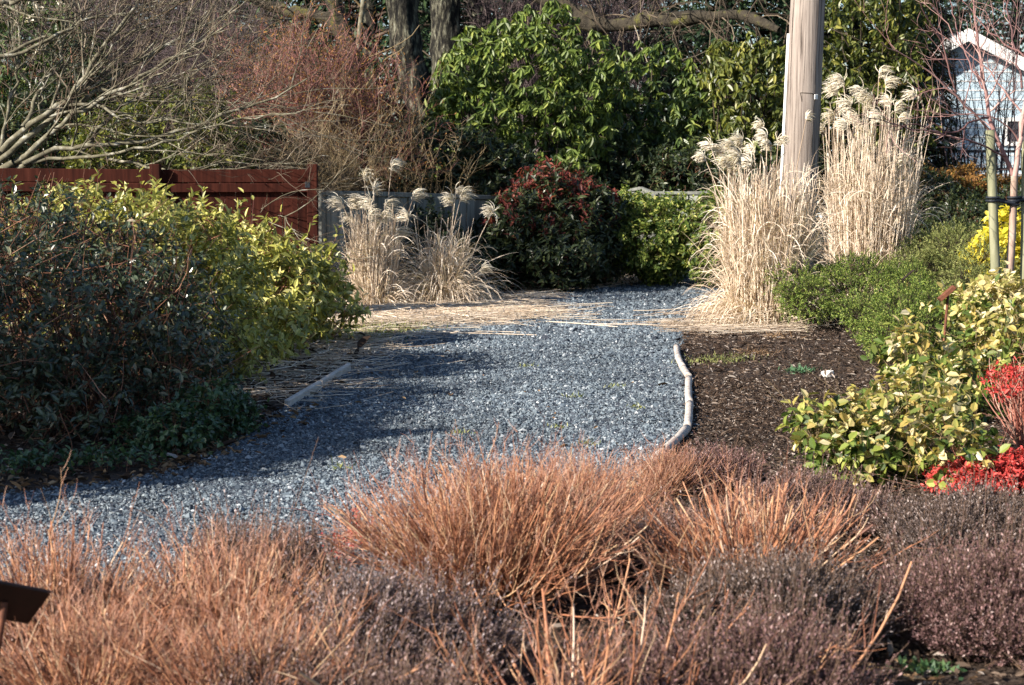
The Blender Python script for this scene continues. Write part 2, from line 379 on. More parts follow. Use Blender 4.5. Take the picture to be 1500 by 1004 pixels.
def shoots(mb, p, d, rng, ln, nl, L, W, spread=.9, along=.5, droop=0.0, leaf='leaf', mi=0, stem=None, stem_mi=0, start=.15, jit=.35, bend=.15):
    """leafy shoots: nl leaves set round each shoot; stem = stem radius"""
    n = len(p)
    ln = np.broadcast_to(np.asarray(ln, float), (n,)) * rng.uniform(.5, 1.2, n) * np.where(rng.random(n) < .07, rng.uniform(1.3, 2.1, n), 1)
    u = perp(d, rng); v = np.cross(d, u)
    ph0 = rng.uniform(0, 6.28, n)
    P_, D_, N_ = [], [], []
    for j in range(nl):
        f = start + (1 - start) * (j + .5) / nl
        ph = ph0 + j * 2.4
        rad = u * np.cos(ph)[:, None] + v * np.sin(ph)[:, None]
        pos = p + d * (ln * f)[:, None]
        dr = norm(d * along + rad * spread + rng.normal(size=(n, 3)) * jit + np.array((0, 0, -droop)))
        P_.append(pos); D_.append(dr); N_.append(norm(d * .8 + np.array((0, 0, .7)) + rng.normal(size=(n, 3)) * .35))
    P_, D_, N_ = np.concatenate(P_), np.concatenate(D_), np.concatenate(N_)
    s = rng.uniform(.65, 1.25, len(P_))
    if leaf == 'leaf': mb.leaves(P_, D_, N_, L * s, W * s, bend=bend, mi=mi)
    else: mb.diamonds(P_, D_, N_, L * s, W * s, mi=mi)
    if stem:
        Q = np.stack((p - d * .02, p + d * (ln * .5)[:, None], p + d * ln[:, None]), 1)
        mb.tubes(Q, np.tile(np.array((stem, stem * .8, stem * .4)), (n, 1)), 3, mi=stem_mi)

def grow(P, R, per, lens, ang, rng, k=6, up=.0, start=.25, curl=.18, rk=.55, rmin=.0008, end=1.0):
    n, kp, _ = P.shape
    N = n * per
    par = np.repeat(np.arange(n), per)
    t = rng.uniform(start, end, N) * (kp - 1) * .999
    i0 = t.astype(int); f = (t - i0)[:, None]
    p0 = P[par, i0] * (1 - f) + P[par, i0 + 1] * f
    T = norm(P[par, i0 + 1] - P[par, i0])
    r0 = (R[par, i0] * (1 - f[:, 0]) + R[par, i0 + 1] * f[:, 0]) * rk
    a = rng.uniform(ang[0], ang[1], N)[:, None]
    d = norm(T * np.cos(a) + perp(T, rng) * np.sin(a))
    ln = rng.uniform(lens[0], lens[1], N) / (k - 1)
    out = [p0]
    for j in range(k - 1):
        d = norm(d + rng.normal(size=(N, 3)) * curl + np.array((0, 0, up)))
        out.append(out[-1] + d * ln[:, None])
    Pn = np.stack(out, 1)
    prof = np.linspace(1, .35, k)[None]
    return Pn, np.maximum(r0, rmin)[:, None] * prof

def poly(pts, k=14):
    pts = np.asarray(pts, float)
    s = np.concatenate(([0], np.cumsum(np.linalg.norm(np.diff(pts, axis=0), axis=1))))
    u = np.linspace(0, s[-1], k)
    out = np.stack([np.interp(u, s, pts[:, i]) for i in range(3)], 1)
    for _ in range(2):
        out[1:-1] = out[1:-1] * .5 + (out[:-2] + out[2:]) * .25
    return out

def shrub(name, label, cat, lobes, seed, n, ln, nl, L, W, leafmat, stemmat, group=None, nstem=30, shell=.4, leaf='leaf', spread=.9, along=.5, droop=0, base=None,
          upbias=.25, bare=0, barelen=(.2, .5), bare_up=.03, amp=.16, extra=None, stemr=.006, zmin=.04, jit=.35, shootstem=.0015, inner=.75, sideways=.35, bend=.15, part='foliage', clump=6):
    rng = np.random.default_rng(seed)
    cs = np.array([l[0] for l in lobes])
    if base is None:
        base = np.array((cs[:, 0].mean(), cs[:, 1].mean(), 0.0))
    root = thing(name, base, label, cat, group)
    lobes = clumpy(lobes, clump, rng)
    p, d = sample_lobes(lobes, n, rng, shell, amp, zmin, inner)
    d = norm(d + np.array((0, 0, upbias)) + rng.normal(size=d.shape) * sideways)
    mb = MB()
    mats = list(leafmat) if isinstance(leafmat, (list, tuple)) else [leafmat]
    if len(mats) == 1:
        shoots(mb, p, d, rng, ln, nl, L, W, spread, along, droop, leaf, 0, bend=bend, jit=jit)
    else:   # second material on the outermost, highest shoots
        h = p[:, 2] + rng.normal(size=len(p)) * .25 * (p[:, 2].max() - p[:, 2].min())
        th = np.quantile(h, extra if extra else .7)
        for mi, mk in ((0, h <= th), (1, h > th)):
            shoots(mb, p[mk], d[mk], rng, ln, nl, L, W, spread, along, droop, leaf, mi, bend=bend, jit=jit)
    mb.build(part, mats, root, base)
    sb = MB()
    if nstem:
        idx = rng.choice(len(p), nstem)
        tgt = p[idx]
        st = base + np.stack((rng.normal(size=nstem) * .12, rng.normal(size=nstem) * .12, np.zeros(nstem)), 1)
        # spread stem feet under the crown
        st[:, :2] += (tgt[:, :2] - base[:2]) * .45
        mid = st * .5 + tgt * .5 + rng.normal(size=(nstem, 3)) * .06
        Pm = np.stack([poly(x, 7) for x in np.stack((st, mid, tgt), 1)])
        Rm = np.tile(np.linspace(1, .4, 7) * stemr, (nstem, 1))
        sb.tubes(Pm, Rm, 5)
        P2, R2 = grow(Pm, Rm, 5, (.15, .45), (.4, 1.0), rng, 5, .03)
        sb.tubes(P2, R2, 3)
    # shoot stems
    sel = rng.random(len(p)) < .6
    Q = np.stack((p[sel] - d[sel] * ln * .6, p[sel] + d[sel] * ln * .35, p[sel] + d[sel] * ln * .95), 1)
    sb.tubes(Q, np.tile(np.array((1.2, .9, .4)) * shootstem, (len(Q), 1)), 3)
    if bare:
        pb, db = sample_lobes(lobes, bare, rng, .5, amp, zmin)
        db = norm(db + np.array((0, 0, .3)) + rng.normal(size=db.shape) * .6)
        l_ = rng.uniform(barelen[0], barelen[1], bare)
        out = [pb - db * (l_ * .5)[:, None]]
        for j in range(5):
            db = norm(db + rng.normal(size=db.shape) * .14 + np.array((0, 0, bare_up)))
            out.append(out[-1] + db * (l_ / 5)[:, None])
        Pb = np.stack(out, 1); Rb = np.tile(np.linspace(1, .4, 6) * stemr * .5, (bare, 1))
        sb.tubes(Pb, Rb, 4)
    sb.build('stems', stemmat, root, base, smooth=True)
    return root
# ------------------------------------------------------------------ setting: ground, path
def inpoly(x, y, poly_):
    ins = np.zeros(len(x), bool); n = len(poly_)
    for i in range(n):
        x1, y1 = poly_[i]; x2, y2 = poly_[(i + 1) % n]
        c = ((y1 > y) != (y2 > y)) & (x < (x2 - x1) * (y - y1) / (y2 - y1 + 1e-12) + x1)
        ins ^= c
    return ins

g = MB()
g.add([(-300, -60, 0), (300, -60, 0), (300, 700, 0), (-300, 700, 0)], [(0, 1, 2, 3)])
tag(g.build('ground', mt['soil']), kind='structure')

PATH_PX = [(-120, 770), (0, 727), (120, 716), (180, 708), (300, 682), (345, 655), (375, 632), (420, 600), (465, 572), (512, 543), (545, 512), (580, 494), (640, 474),
           (700, 463), (735, 450), (775, 434), (850, 420), (930, 409), (990, 404), (1060, 401), (1200, 398), (1200, 415), (1060, 432), (1035, 452), (1005, 478), (990, 510), (1003, 548),
           (1007, 590), (1003, 632), (985, 652), (962, 672), (935, 705), (880, 770), (760, 830), (600, 880), (300, 930), (-120, 960)]
path_w = np.array([gnd(x, y)[:2] for x, y in PATH_PX])
import bmesh
bm = bmesh.new()
vs = [bm.verts.new((x, y, .004)) for x, y in path_w]
f = bm.faces.new(vs); bmesh.ops.triangulate(bm, faces=[f])
me = bpy.data.meshes.new('gravel_path'); bm.to_mesh(me); bm.free()
me.materials.append(mt['gravel_bed'])
pth = bpy.data.objects.new('gravel_path', me); C.objects.link(pth); tag(pth, kind='structure')

# crushed stones
rng = np.random.default_rng(5)
def stones(mb, p, s, rng):
    n = len(p)
    base = np.array([(1, 0, 0), (-1, 0, 0), (0, 1, 0), (0, -1, 0), (0, 0, 1), (0, 0, -1.)])
    v = base[None] * rng.uniform(.55, 1.2, (n, 6, 1)) + rng.normal(size=(n, 6, 3)) * .22
    v *= np.stack((rng.uniform(.8, 1.3, n), rng.uniform(.6, 1.0, n), rng.uniform(.45, .8, n)), 1)[:, None, :]
    a = rng.uniform(0, 6.28, n); ca, sa = np.cos(a), np.sin(a)
    x = v[..., 0] * ca[:, None] - v[..., 1] * sa[:, None]; y = v[..., 0] * sa[:, None] + v[..., 1] * ca[:, None]
    tl = rng.normal(size=n) * .45; ct, st_ = np.cos(tl), np.sin(tl)
    z = v[..., 2] * ct[:, None] + y * st_[:, None]; y = y * ct[:, None] - v[..., 2] * st_[:, None]
    V = np.stack((x, y, z), -1) * s[:, None, None] + p[:, None, :]
    t = np.array([(0, 2, 4), (2, 1, 4), (1, 3, 4), (3, 0, 4), (2, 0, 5), (1, 2, 5), (3, 1, 5), (0, 3, 5)])
    mb.add(V, None, (np.arange(n)[:, None, None] * 6 + t).reshape(-1, 3))

sb = MB()
x0, x1 = path_w[:, 0].min(), path_w[:, 0].max()
for ya, yb, dens, sz in ((5.8, 8, 9500, .0066), (8, 10.5, 8200, .0071), (10.5, 14, 5600, .0083), (14, 18, 3600, .0102), (18, 28, 1800, .0135)):
    n = int((yb - ya) * (x1 - x0) * dens)
    x = rng.uniform(x0, x1, n); y = rng.uniform(ya, yb, n)
    ok = inpoly(x + rng.normal(size=n) * .035, y + rng.normal(size=n) * .05, path_w) & (np.abs(x) < y * .3 + .3)
    x, y = x[ok], y[ok]; n = len(x)
    s = sz * np.exp(rng.normal(size=n) * .35)
    z = .004 + s * .25 + .006 * (np.sin(x * 5 + y * 2) * np.sin(y * 3.1)) + rng.uniform(0, .006, n)
    stones(sb, np.stack((x, y, z), 1), s, rng)
o = sb.build('gravel_stones', mt['stone']); tag(o, 'blue grey crushed gravel covering the winding path', 'gravel', kind='stuff')

# bark mulch chips in the beds
def chips(n, xr, yr, avoid, L, rng, polyok=None, z=0.006):
    x = rng.uniform(*xr, n); y = rng.uniform(*yr, n)
    ok = ~inpoly(x, y, avoid) if avoid is not None else np.ones(n, bool)
    if polyok is not None: ok &= inpoly(x, y, polyok)
    ok &= np.abs(x) < y * .3 + .4
    x, y = x[ok], y[ok]; n = len(x)
    p = np.stack((x, y, z + rng.uniform(0, .02, n)), 1)
    d = norm(np.stack((rng.normal(size=n), rng.normal(size=n), rng.normal(size=n) * .3), 1))
    nr = norm(np.stack((rng.normal(size=n) * .5, rng.normal(size=n) * .5, np.ones(n)), 1))
    return p, d, nr, L * np.exp(rng.normal(size=n) * .45)
mb = MB()
p, d, nr, L = chips(120000, (.5, 4.5), (7, 13), path_w, .017, rng)
mb.leaves(p, d, nr, L, L * .33, bend=.1, fold=.25)
p, d, nr, L = chips(60000, (.5, 6), (13, 22), path_w, .024, rng)
mb.leaves(p, d, nr, L, L * .33, bend=.1, fold=.25)
p, d, nr, L = chips(16000, (-3, 3), (5, 8), path_w, .024, rng)
mb.leaves(p, d, nr, L, L * .45, bend=.1, fold=.25)
p, d, nr, L = chips(16000, (-5, -.4), (8.5, 19), path_w, .035, rng)
mb.leaves(p, d, nr, L, L * .45, bend=.1, fold=.25)
o = mb.build('bark_mulch', mt['chip']); tag(o, 'dark brown bark mulch chips covering the beds', 'mulch', kind='stuff')

# fallen leaves along the shrub edge and in the beds
mb = MB()
def strip(pts, wpx, n, L, rng):
    pts = np.array([gnd(*q) for q in pts]); k = poly(pts, 40)
    i = rng.integers(0, 40, n)
    p = k[i] + np.stack((rng.normal(size=n) * wpx, rng.normal(size=n) * wpx * 1.3, rng.uniform(.008, .03, n)), 1)
    d = norm(np.stack((rng.normal(size=n), rng.normal(size=n), rng.normal(size=n) * .2), 1))
    nr = norm(np.stack((rng.normal(size=n) * .4, rng.normal(size=n) * .4, np.ones(n)), 1))
    Ls = L * np.exp(rng.normal(size=n) * .3)
    return p, d, nr, Ls
for pts, wd, n, L in (([(0, 715), (200, 700), (330, 665), (400, 610)], .1, 260, .05), ([(380, 600), (480, 540), (540, 500)], .25, 160, .05), ([(250, 900), (480, 860), (560, 900)], .15, 60, .035),
                      ([(1000, 960), (1300, 1000), (1450, 1000)], .2, 260, .03), ([(1330, 700), (1450, 690), (1500, 660)], .15, 120, .035), ([(560, 640), (700, 600), (900, 560)], .6, 26, .05)):
    p, d, nr, Ls = strip(pts, wd, n, L, rng)
    mb.leaves(p, d, nr, Ls, Ls * .45, bend=.3, fold=.2)
o = mb.build('leaf_litter', mt['litter']); tag(o, 'brown fallen leaves scattered along the path edge and under shrubs', 'leaf litter', kind='stuff')

# fallen straw of the ornamental grasses
mb = MB()
def straw_strip(pts, sx, sy, n, L, rng, ang=.5, w=.0028, zr=(.008, .05), bias=0.0):
    pts = np.array([gnd(*q) for q in pts]); k = poly(pts, 40)
    i = rng.integers(0, 39, n)
    p = k[i] + np.stack((rng.normal(size=n) * sx, rng.normal(size=n) * sy, rng.uniform(*zr, n)), 1)
    a = bias + rng.normal(size=n) * ang
    d = np.stack((np.cos(a), np.sin(a), rng.normal(size=n) * .03), 1)
    l = L * rng.uniform(.3, 1.2, n)
    out = [p - d * (l / 2)[:, None]]
    for j in range(6):
        d = norm(d + np.stack((rng.normal(size=n) * .16, rng.normal(size=n) * .22, rng.normal(size=n) * .03), 1))
        out.append(out[-1] + d * (l / 6)[:, None])
    P_ = np.stack(out, 1); P_[..., 2] = np.maximum(P_[..., 2], .008)
    mb.tubes(P_, np.full((n, 7), w) * rng.uniform(.6, 1.3, (n, 1)), 3)
straw_strip([(510, 466), (590, 468), (680, 464), (760, 460)], .3, .5, 3600, .42, rng, .9, w=.0026, zr=(.008, .08))
straw_strip([(700, 452), (800, 430), (900, 416), (960, 408)], .2, .25, 240, .6, rng, .4, bias=.25)
straw_strip([(740, 464), (800, 466), (840, 466)], .2, .2, 30, .6, rng, .2)
straw_strip([(540, 490), (500, 520), (440, 560), (400, 590)], .28, .5, 620, .4, rng, 1.1, w=.002, bias=.3)
straw_strip([(430, 520), (500, 490)], .3, .6, 500, .4, rng, 1.1, w=.002)
straw_strip([(1030, 478), (1080, 484), (1140, 480)], .22, .3, 280, .7, rng, .3, bias=.2)
straw_strip([(1005, 484), (1060, 478), (1120, 468)], .15, .25, 110, .8, rng, .4, bias=.6, zr=(.01, .14))
straw_strip([(800, 472), (900, 474), (1000, 478)], .4, .12, 8, .6, rng, .08, w=.003)
for a, b in (((590, 487), (786, 491)), ((800, 471), (905, 479)), ((860, 475), (985, 477)), ((640, 486), (770, 487)), ((1000, 478), (1080, 484))):
    P_ = poly([gnd(*a, .02), (gnd(*a, .03) + gnd(*b, .03)) / 2 + np.array((0, .08, 0)), gnd(*b, .02)], 8)
    mb.tubes(P_, np.full(8, .0042), 4)
o = mb.build('fallen_straw', mt['straw']); tag(o, 'pale fallen grass straw lying across the path edge', 'straw', kind='stuff')

# sparse moss and grass at the left edge of the path
mb = MB()
p, d, nr, Ls = strip([(500, 500), (560, 480), (590, 475)], .22, 2600, .05, rng)
d = norm(np.stack((rng.normal(size=len(p)) * .6, rng.normal(size=len(p)) * .6, np.ones(len(p))), 1)); p[:, 2] = 0
mb.diamonds(p, d, nr * np.array((1, 1, .1)), Ls, .006)
p, d, nr, Ls = strip([(1010, 532), (1050, 530), (1085, 525)], .1, 500, .03, rng)
d = norm(np.stack((rng.normal(size=len(p)) * .6, rng.normal(size=len(p)) * .6, np.ones(len(p))), 1)); p[:, 2] = 0
mb.diamonds(p, d, nr * np.array((1, 1, .1)), Ls, .006)
for q in ((840, 585), (815, 630), (900, 570), (670, 640), (860, 655), (500, 690), (770, 540), (930, 600)):
    p, d, nr, Ls = strip([q, (q[0] + 3, q[1])], .03, 26, .03, rng)
    d = norm(np.stack((rng.normal(size=len(p)) * .8, rng.normal(size=len(p)) * .8, np.ones(len(p))), 1)); p[:, 2] = .01
    mb.diamonds(p, d, nr * np.array((1, 1, .1)), Ls, .006)
o = mb.build('grass', mt['juniper_pale']); tag(o, 'sparse short green grass sprouting at the path edge', 'grass', kind='stuff')

# ------------------------------------------------------------------ path edging
def log(name, pts, r, mat, label, cat, group):
    P_ = poly(pts, 9)
    base = P_[0].copy(); base[2] = 0
    mb = MB(); rr = r * (1 + .06 * np.sin(np.arange(9) * 1.7))
    mb.tubes(P_, rr, 12)
    for e, s in ((0, 0), (8, 1)):     # end caps
        mb.v.append(P_[e][None]); mb.a.append(np.zeros(1)); c = mb.n; mb.n += 1
        i = np.arange(12) + e * 12; j = np.roll(i, -1)
        tri = np.stack((np.full(12, c), j, i) if s == 0 else (np.full(12, c), i, j), 1)
        mb.t.append(tri); mb.mt.append(np.zeros(12))
    o = mb.build(name, mat, None, base, smooth=True)
    return tag(o, label, cat, group)
ez = .03
segs = [((991, 508), (993, 524), (1000, 538), 'short pale wooden edging pole nearest the straw grass clump'), ((1001, 540), (1007, 549), (1009, 552), 'stubby pale edging pole at the bend of the path border'),
        ((1009, 555), (1008, 578), (1010, 590), 'pale straight edging pole between two joints along the gravel'), ((1010, 592), (1009, 612), (1007, 626), 'long pale edging pole just before the border turns'),
        ((1006, 628), (990, 646), (960, 672), 'slanting pale edging pole running into the brown heather')]
for a, b, c, lab in segs:
    log('edging_pole', [gnd(*a, ez), gnd(*b, ez), gnd(*c, ez)], .024, mt['edge_wood'], lab, 'edging pole', 'wooden poles edging the right side of the path')
for a, b, lab in (((420, 600), (468, 571), 'grey weathered edging board nearer the dark shrub on the left path edge'), ((471, 569), (511, 544), 'grey weathered edging board nearer the straw on the left path edge')):
    A, B = gnd(*a, 0), gnd(*b, 0); mid = (A + B) / 2; L = np.linalg.norm(B - A); th = math.atan2(B[1] - A[1], B[0] - A[0])
    mb = MB(); cr, sr = math.cos(th), math.sin(th)
    mb.box(mid + np.array((0, 0, .02)), (L, .034, .08), rot=[(cr, -sr, 0), (sr, cr, 0), (0, 0, 1)], bev=.008)
    tag(mb.build('edging_board', mt['edge_wood_grey'], None, mid), lab, 'edging board', 'weathered boards edging the left side of the path')

# ------------------------------------------------------------------ stone, tufts in the mulch
def rock(name, px, py, size, mat, label, cat, seed):
    b = gnd(px, py)
    bm = bmesh.new(); bmesh.ops.create_icosphere(bm, subdivisions=3, radius=1)
    r = np.random.default_rng(seed); k = r.normal(size=(9, 3))
    for v in bm.verts:
        d = np.array(v.co); s = 1.0
        for q in k:
            q_ = q / np.linalg.norm(q); t = d @ q_
            if t > .72: s = min(s, .72 / t)
        v.co = Vector(d * s * np.array(size) * (1 + .03 * math.sin(d[0] * 17 + d[1] * 13)))
    me = bpy.data.meshes.new(name); bm.to_mesh(me); bm.free(); me.materials.append(mat)
    o = bpy.data.objects.new(name, me); C.objects.link(o); o.location = (b[0], b[1], size[2] * .5)
    return tag(o, label, cat)
rock('white_rock', 1213, 553, (.055, .05, .038), mt['rock_white'], 'small white rock lying on the dark bark mulch', 'rock', 3)
def tuft(name, px, py, rx, ry, n, L, W, mat, label, cat, up, seed):
    r = np.random.default_rng(seed); b = gnd(px, py)
    p = b + np.stack((r.normal(size=n) * rx, r.normal(size=n) * ry, np.zeros(n)), 1); p[:, 2] = .005
    d = norm(np.stack((r.normal(size=n), r.normal(size=n), np.abs(r.normal(size=n)) * up), 1))
    mb = MB(); mb.diamonds(p, d, r.normal(size=(n, 3)), L * r.uniform(.5, 1.2, n), W)
    return tag(mb.build(name, mat, None, b), label, cat)
tuft('green_tuft', 1175, 546, .06, .07, 160, .07, .009, mt['leaf_tuft'], 'small blue green seedling tuft beside the white rock', 'plant', .7, 1)
tuft('dead_fern', 1108, 519, .06, .09, 240, .08, .006, mt['litter'], 'rusty brown dead tuft lying flat on the mulch', 'dead plant', .3, 2)
tuft('dead_tuft', 1140, 495, .07, .09, 160, .09, .005, mt['litter'], 'tan dry twig tuft on the mulch near the straw clump', 'dead plant', .25, 3)
tuft('moss_plant', 1362, 985, .04, .035, 160, .035, .014, mt['leaf_ground'], 'tiny green seedling on dark soil in front of the heather', 'plant', .8, 4)

# ------------------------------------------------------------------ fences
def fence(name, pts, hts, board_w, mat, label, cat, posts, post_h, cap, rail=None, seed=0, gap=.006):
    """pts: ground points along the line; hts: top heights; posts: indices that carry a post"""
    r = np.random.default_rng(seed)
    root = thing(name, pts[0], label, cat)
    bo = MB()
    for i in range(len(pts) - 1):
        A, B = np.array(pts[i]), np.array(pts[i + 1]); L = np.linalg.norm(B - A); th = math.atan2(B[1] - A[1], B[0] - A[0])
        rot = [(math.cos(th), -math.sin(th), 0), (math.sin(th), math.cos(th), 0), (0, 0, 1)]
        nb = int(L / board_w)
        for j in range(nb):
            f = (j + .5) / nb; c = A + (B - A) * f; h = hts[i] + (hts[i + 1] - hts[i]) * f - .03 + r.normal() * .004
            y = r.normal() * .005
            bo.box(c + np.array((-math.sin(th) * y, math.cos(th) * y, h / 2 + .02)), (L / nb - gap, .02, h - .04), rot=rot)
        mb = MB(); zc = (hts[i] + hts[i + 1]) / 2; sl = (hts[i + 1] - hts[i]) / L
        R2 = np.array(rot) @ np.array([(1, 0, 0), (0, 1, 0), (sl, 0, 1)])
        mb.box((A + B) / 2 + np.array((0, 0, zc)), (L, cap[0], cap[1]), rot=R2, bev=.004)
        mb.build('cap', mat, root, pts[0])
        if rail:
            mb = MB(); mb.box((A + B) / 2 + np.array((math.sin(th) * .03, -math.cos(th) * .03, zc - rail[0])), (L, .04, rail[1]), rot=R2, bev=.004)
            mb.build('rail', mat, root, pts[0])
    bo.build('board_panel', mat, root, pts[0])
    for i in posts:
        mb = MB(); A = np.array(pts[i]); h = post_h[i] if isinstance(post_h, dict) else hts[i] + post_h
        mb.box(A + np.array((.0, -.045, h / 2)), (.095, .095, h), bev=.006)
        mb.build('post', mat, root, pts[0])
    return root
def fp(px, Y): q = at(px, 300, Y); return np.array((q[0], q[1], 0.0))
RF = [fp(-330, 17.2), fp(-40, 17.4), fp(230, 17.6), fp(459, 17.8)]
fr = fence('red_fence', RF, [at(0, 256, 17.2)[2], at(0, 256, 17.4)[2], at(0, 258, 17.6)[2], at(0, 258, 17.8)[2]], .14, mt['fence_red'], 'dark red stained wooden board fence, colour darkened further for shade, behind the left shrubs', 'fence', [0, 1, 2, 3], .11, (.04, .12), rail=(.11, .08), seed=1)
mb = MB(); q = at(451, 271, 17.72); mb.box(q, (.05, .03, .06), bev=.006); mb.build('latch', mt['strap'], fr, RF[0])
GF = [fp(466, 19.6), fp(540, 20.6), fp(640, 21.6), fp(735, 22.6)]
fence('grey_fence', GF, [at(0, 283, 19.6)[2], at(0, 284, 20.6)[2], at(0, 287, 21.6)[2], at(0, 290, 22.6)[2]], .13, mt['fence_grey'], 'low weathered grey board fence behind the left straw grass clumps', 'fence', [0, 2, 3], -.01, (.06, .05), seed=2, gap=.016)
GF2 = [fp(735, 25.2), fp(868, 25.2), fp(938, 25.0), fp(955, 24.2), fp(1045, 24.0), fp(1160, 23.8)]
fence('grey_fence', GF2, [at(0, 290, 25.2)[2], at(0, 290, 25.2)[2], at(0, 276, 25.0)[2], at(0, 283, 24.2)[2], at(0, 283, 24.0)[2], at(0, 284, 23.8)[2]], .14, mt['fence_grey'], 'far weathered grey board fence behind the lime green shrub at the bend', 'fence', [1, 3, 4], -.01, (.06, .04), seed=3, gap=.016)

# ------------------------------------------------------------------ utility pole
def cyl_between(mb, A, B, r0, r1, m=40, k=24, cap=True):
    P_ = np.array(A)[None] + (np.array(B) - np.array(A))[None] * np.linspace(0, 1, k)[:, None]
    n0 = mb.n
    mb.tubes(P_, np.linspace(r0, r1, k), m)
    if cap:
        mb.v.append(P_[-1][None]); mb.a.append(np.zeros(1)); c = mb.n; mb.n += 1
        i = n0 + (k - 1) * m + np.arange(m); mb.t.append(np.stack((np.full(m, c), i, np.roll(i, -1)), 1)); mb.mt.append(np.zeros(m))
PY = 18.9
top, low = at(1184, -10, PY), at(1172.5, 240, PY)
dirp = (top - low) / (top[2] - low[2])
pb = low - dirp * low[2]; pt = low + dirp * (8.5 - low[2])
pole = thing('utility_pole', pb, 'tall thick weathered wooden utility pole behind the straw grass', 'utility pole')
mb = MB(); cyl_between(mb, pb, pt, .178, .15, 48, 40)
mb.build('shaft', mt['pole_wood'], pole, pb, smooth=True)
rng = np.random.default_rng(11)
mb = MB()   # drying cracks, proud dark slivers
for i in range(26):
    a = R_(rng.uniform(185, 355)); z0 = rng.uniform(.8, 3.6); l = rng.uniform(.3, 1.6)
    P_ = []
    for t in np.linspace(0, 1, 8):
        z = z0 + l * t; c = pb + dirp * z; rr = .178 - (.028) * z / 8.5 + .0004
        aa = a + .02 * math.sin(t * 9 + i)
        P_.append(c + np.array((math.cos(aa) * rr, math.sin(aa) * rr, 0)))
    mb.tubes(np.array(P_), np.array((.0005, .002, .0028, .0022, .003, .002, .0015, .0004)) * rng.uniform(.5, 1.0), 4)
for (x0_, y0_, x1_, y1_) in ((1169, 137, 1187, 138), (1169, 137, 1171, 150), (1187, 138, 1188, 146)):  # old square scar
    P_ = []
    for t in np.linspace(0, 1, 6):
        q = at(x0_ + (x1_ - x0_) * t, y0_ + (y1_ - y0_) * t, PY); c = pb + dirp * q[2]; dx = q[0] - c[0]; rr = .178 - .028 * q[2] / 8.5 + .0006
        P_.append(np.array((q[0], c[1] - math.sqrt(max(rr * rr - dx * dx, 0)), q[2])))
    mb.tubes(np.array(P_), np.full(6, .004), 4)
mb.build('cracks', mt['pole_crack'], pole, pb)
q = at(1192, 143, PY); c = pb + dirp * q[2]; dx = q[0] - c[0]
mb = MB(); mb.box((q[0], c[1] - math.sqrt(.173 ** 2 - dx ** 2), q[2]), (.045, .012, .05), rot=[(math.cos(.6), -math.sin(.6), 0), (math.sin(.6), math.cos(.6), 0), (0, 0, 1)], bev=.004)
mb.build('tag', mt['conduit'], pole, pb)
ztop = at(1157, 50, PY)[2]
mb = MB(); off = np.array((-.182, -.02, 0))
cyl_between(mb, pb + off * 1.02, pb + dirp * ztop + off * .97, .016, .016, 14, 8)
mb.build('conduit', mt['conduit'], pole, pb, smooth=True)
# ------------------------------------------------------------------ ornamental grasses
def plume(mb, tip, tdir, side, L, rng, n=95):
    """one fluffy one-sided flower head: fine drooping strands from the stem tip"""
    f = rng.random(n) ** 1.2
    p = tip - tdir * (L * .75 * f)[:, None] * .55
    d = norm(tdir * .9 + side * rng.uniform(-.1, .8, n)[:, None] + rng.normal(size=(n, 3)) * .3)
    l = L * rng.uniform(.5, 1.1, n) * (.55 + .45 * (1 - f))
    out = [p]
    for j in range(6):
        d = norm(d + side * .2 + np.array((0, 0, -.2)) * rng.uniform(.5, 1.7, (n, 1)) + rng.normal(size=(n, 3)) * .1)
        out.append(out[-1] + d * (l / 6)[:, None])
    P_ = np.stack(out, 1)
    mb.tubes(P_, np.array((.002, .0034, .0042, .0042, .0036, .0028, .001))[None] * rng.uniform(.6, 1.1, (n, 1)), 3)

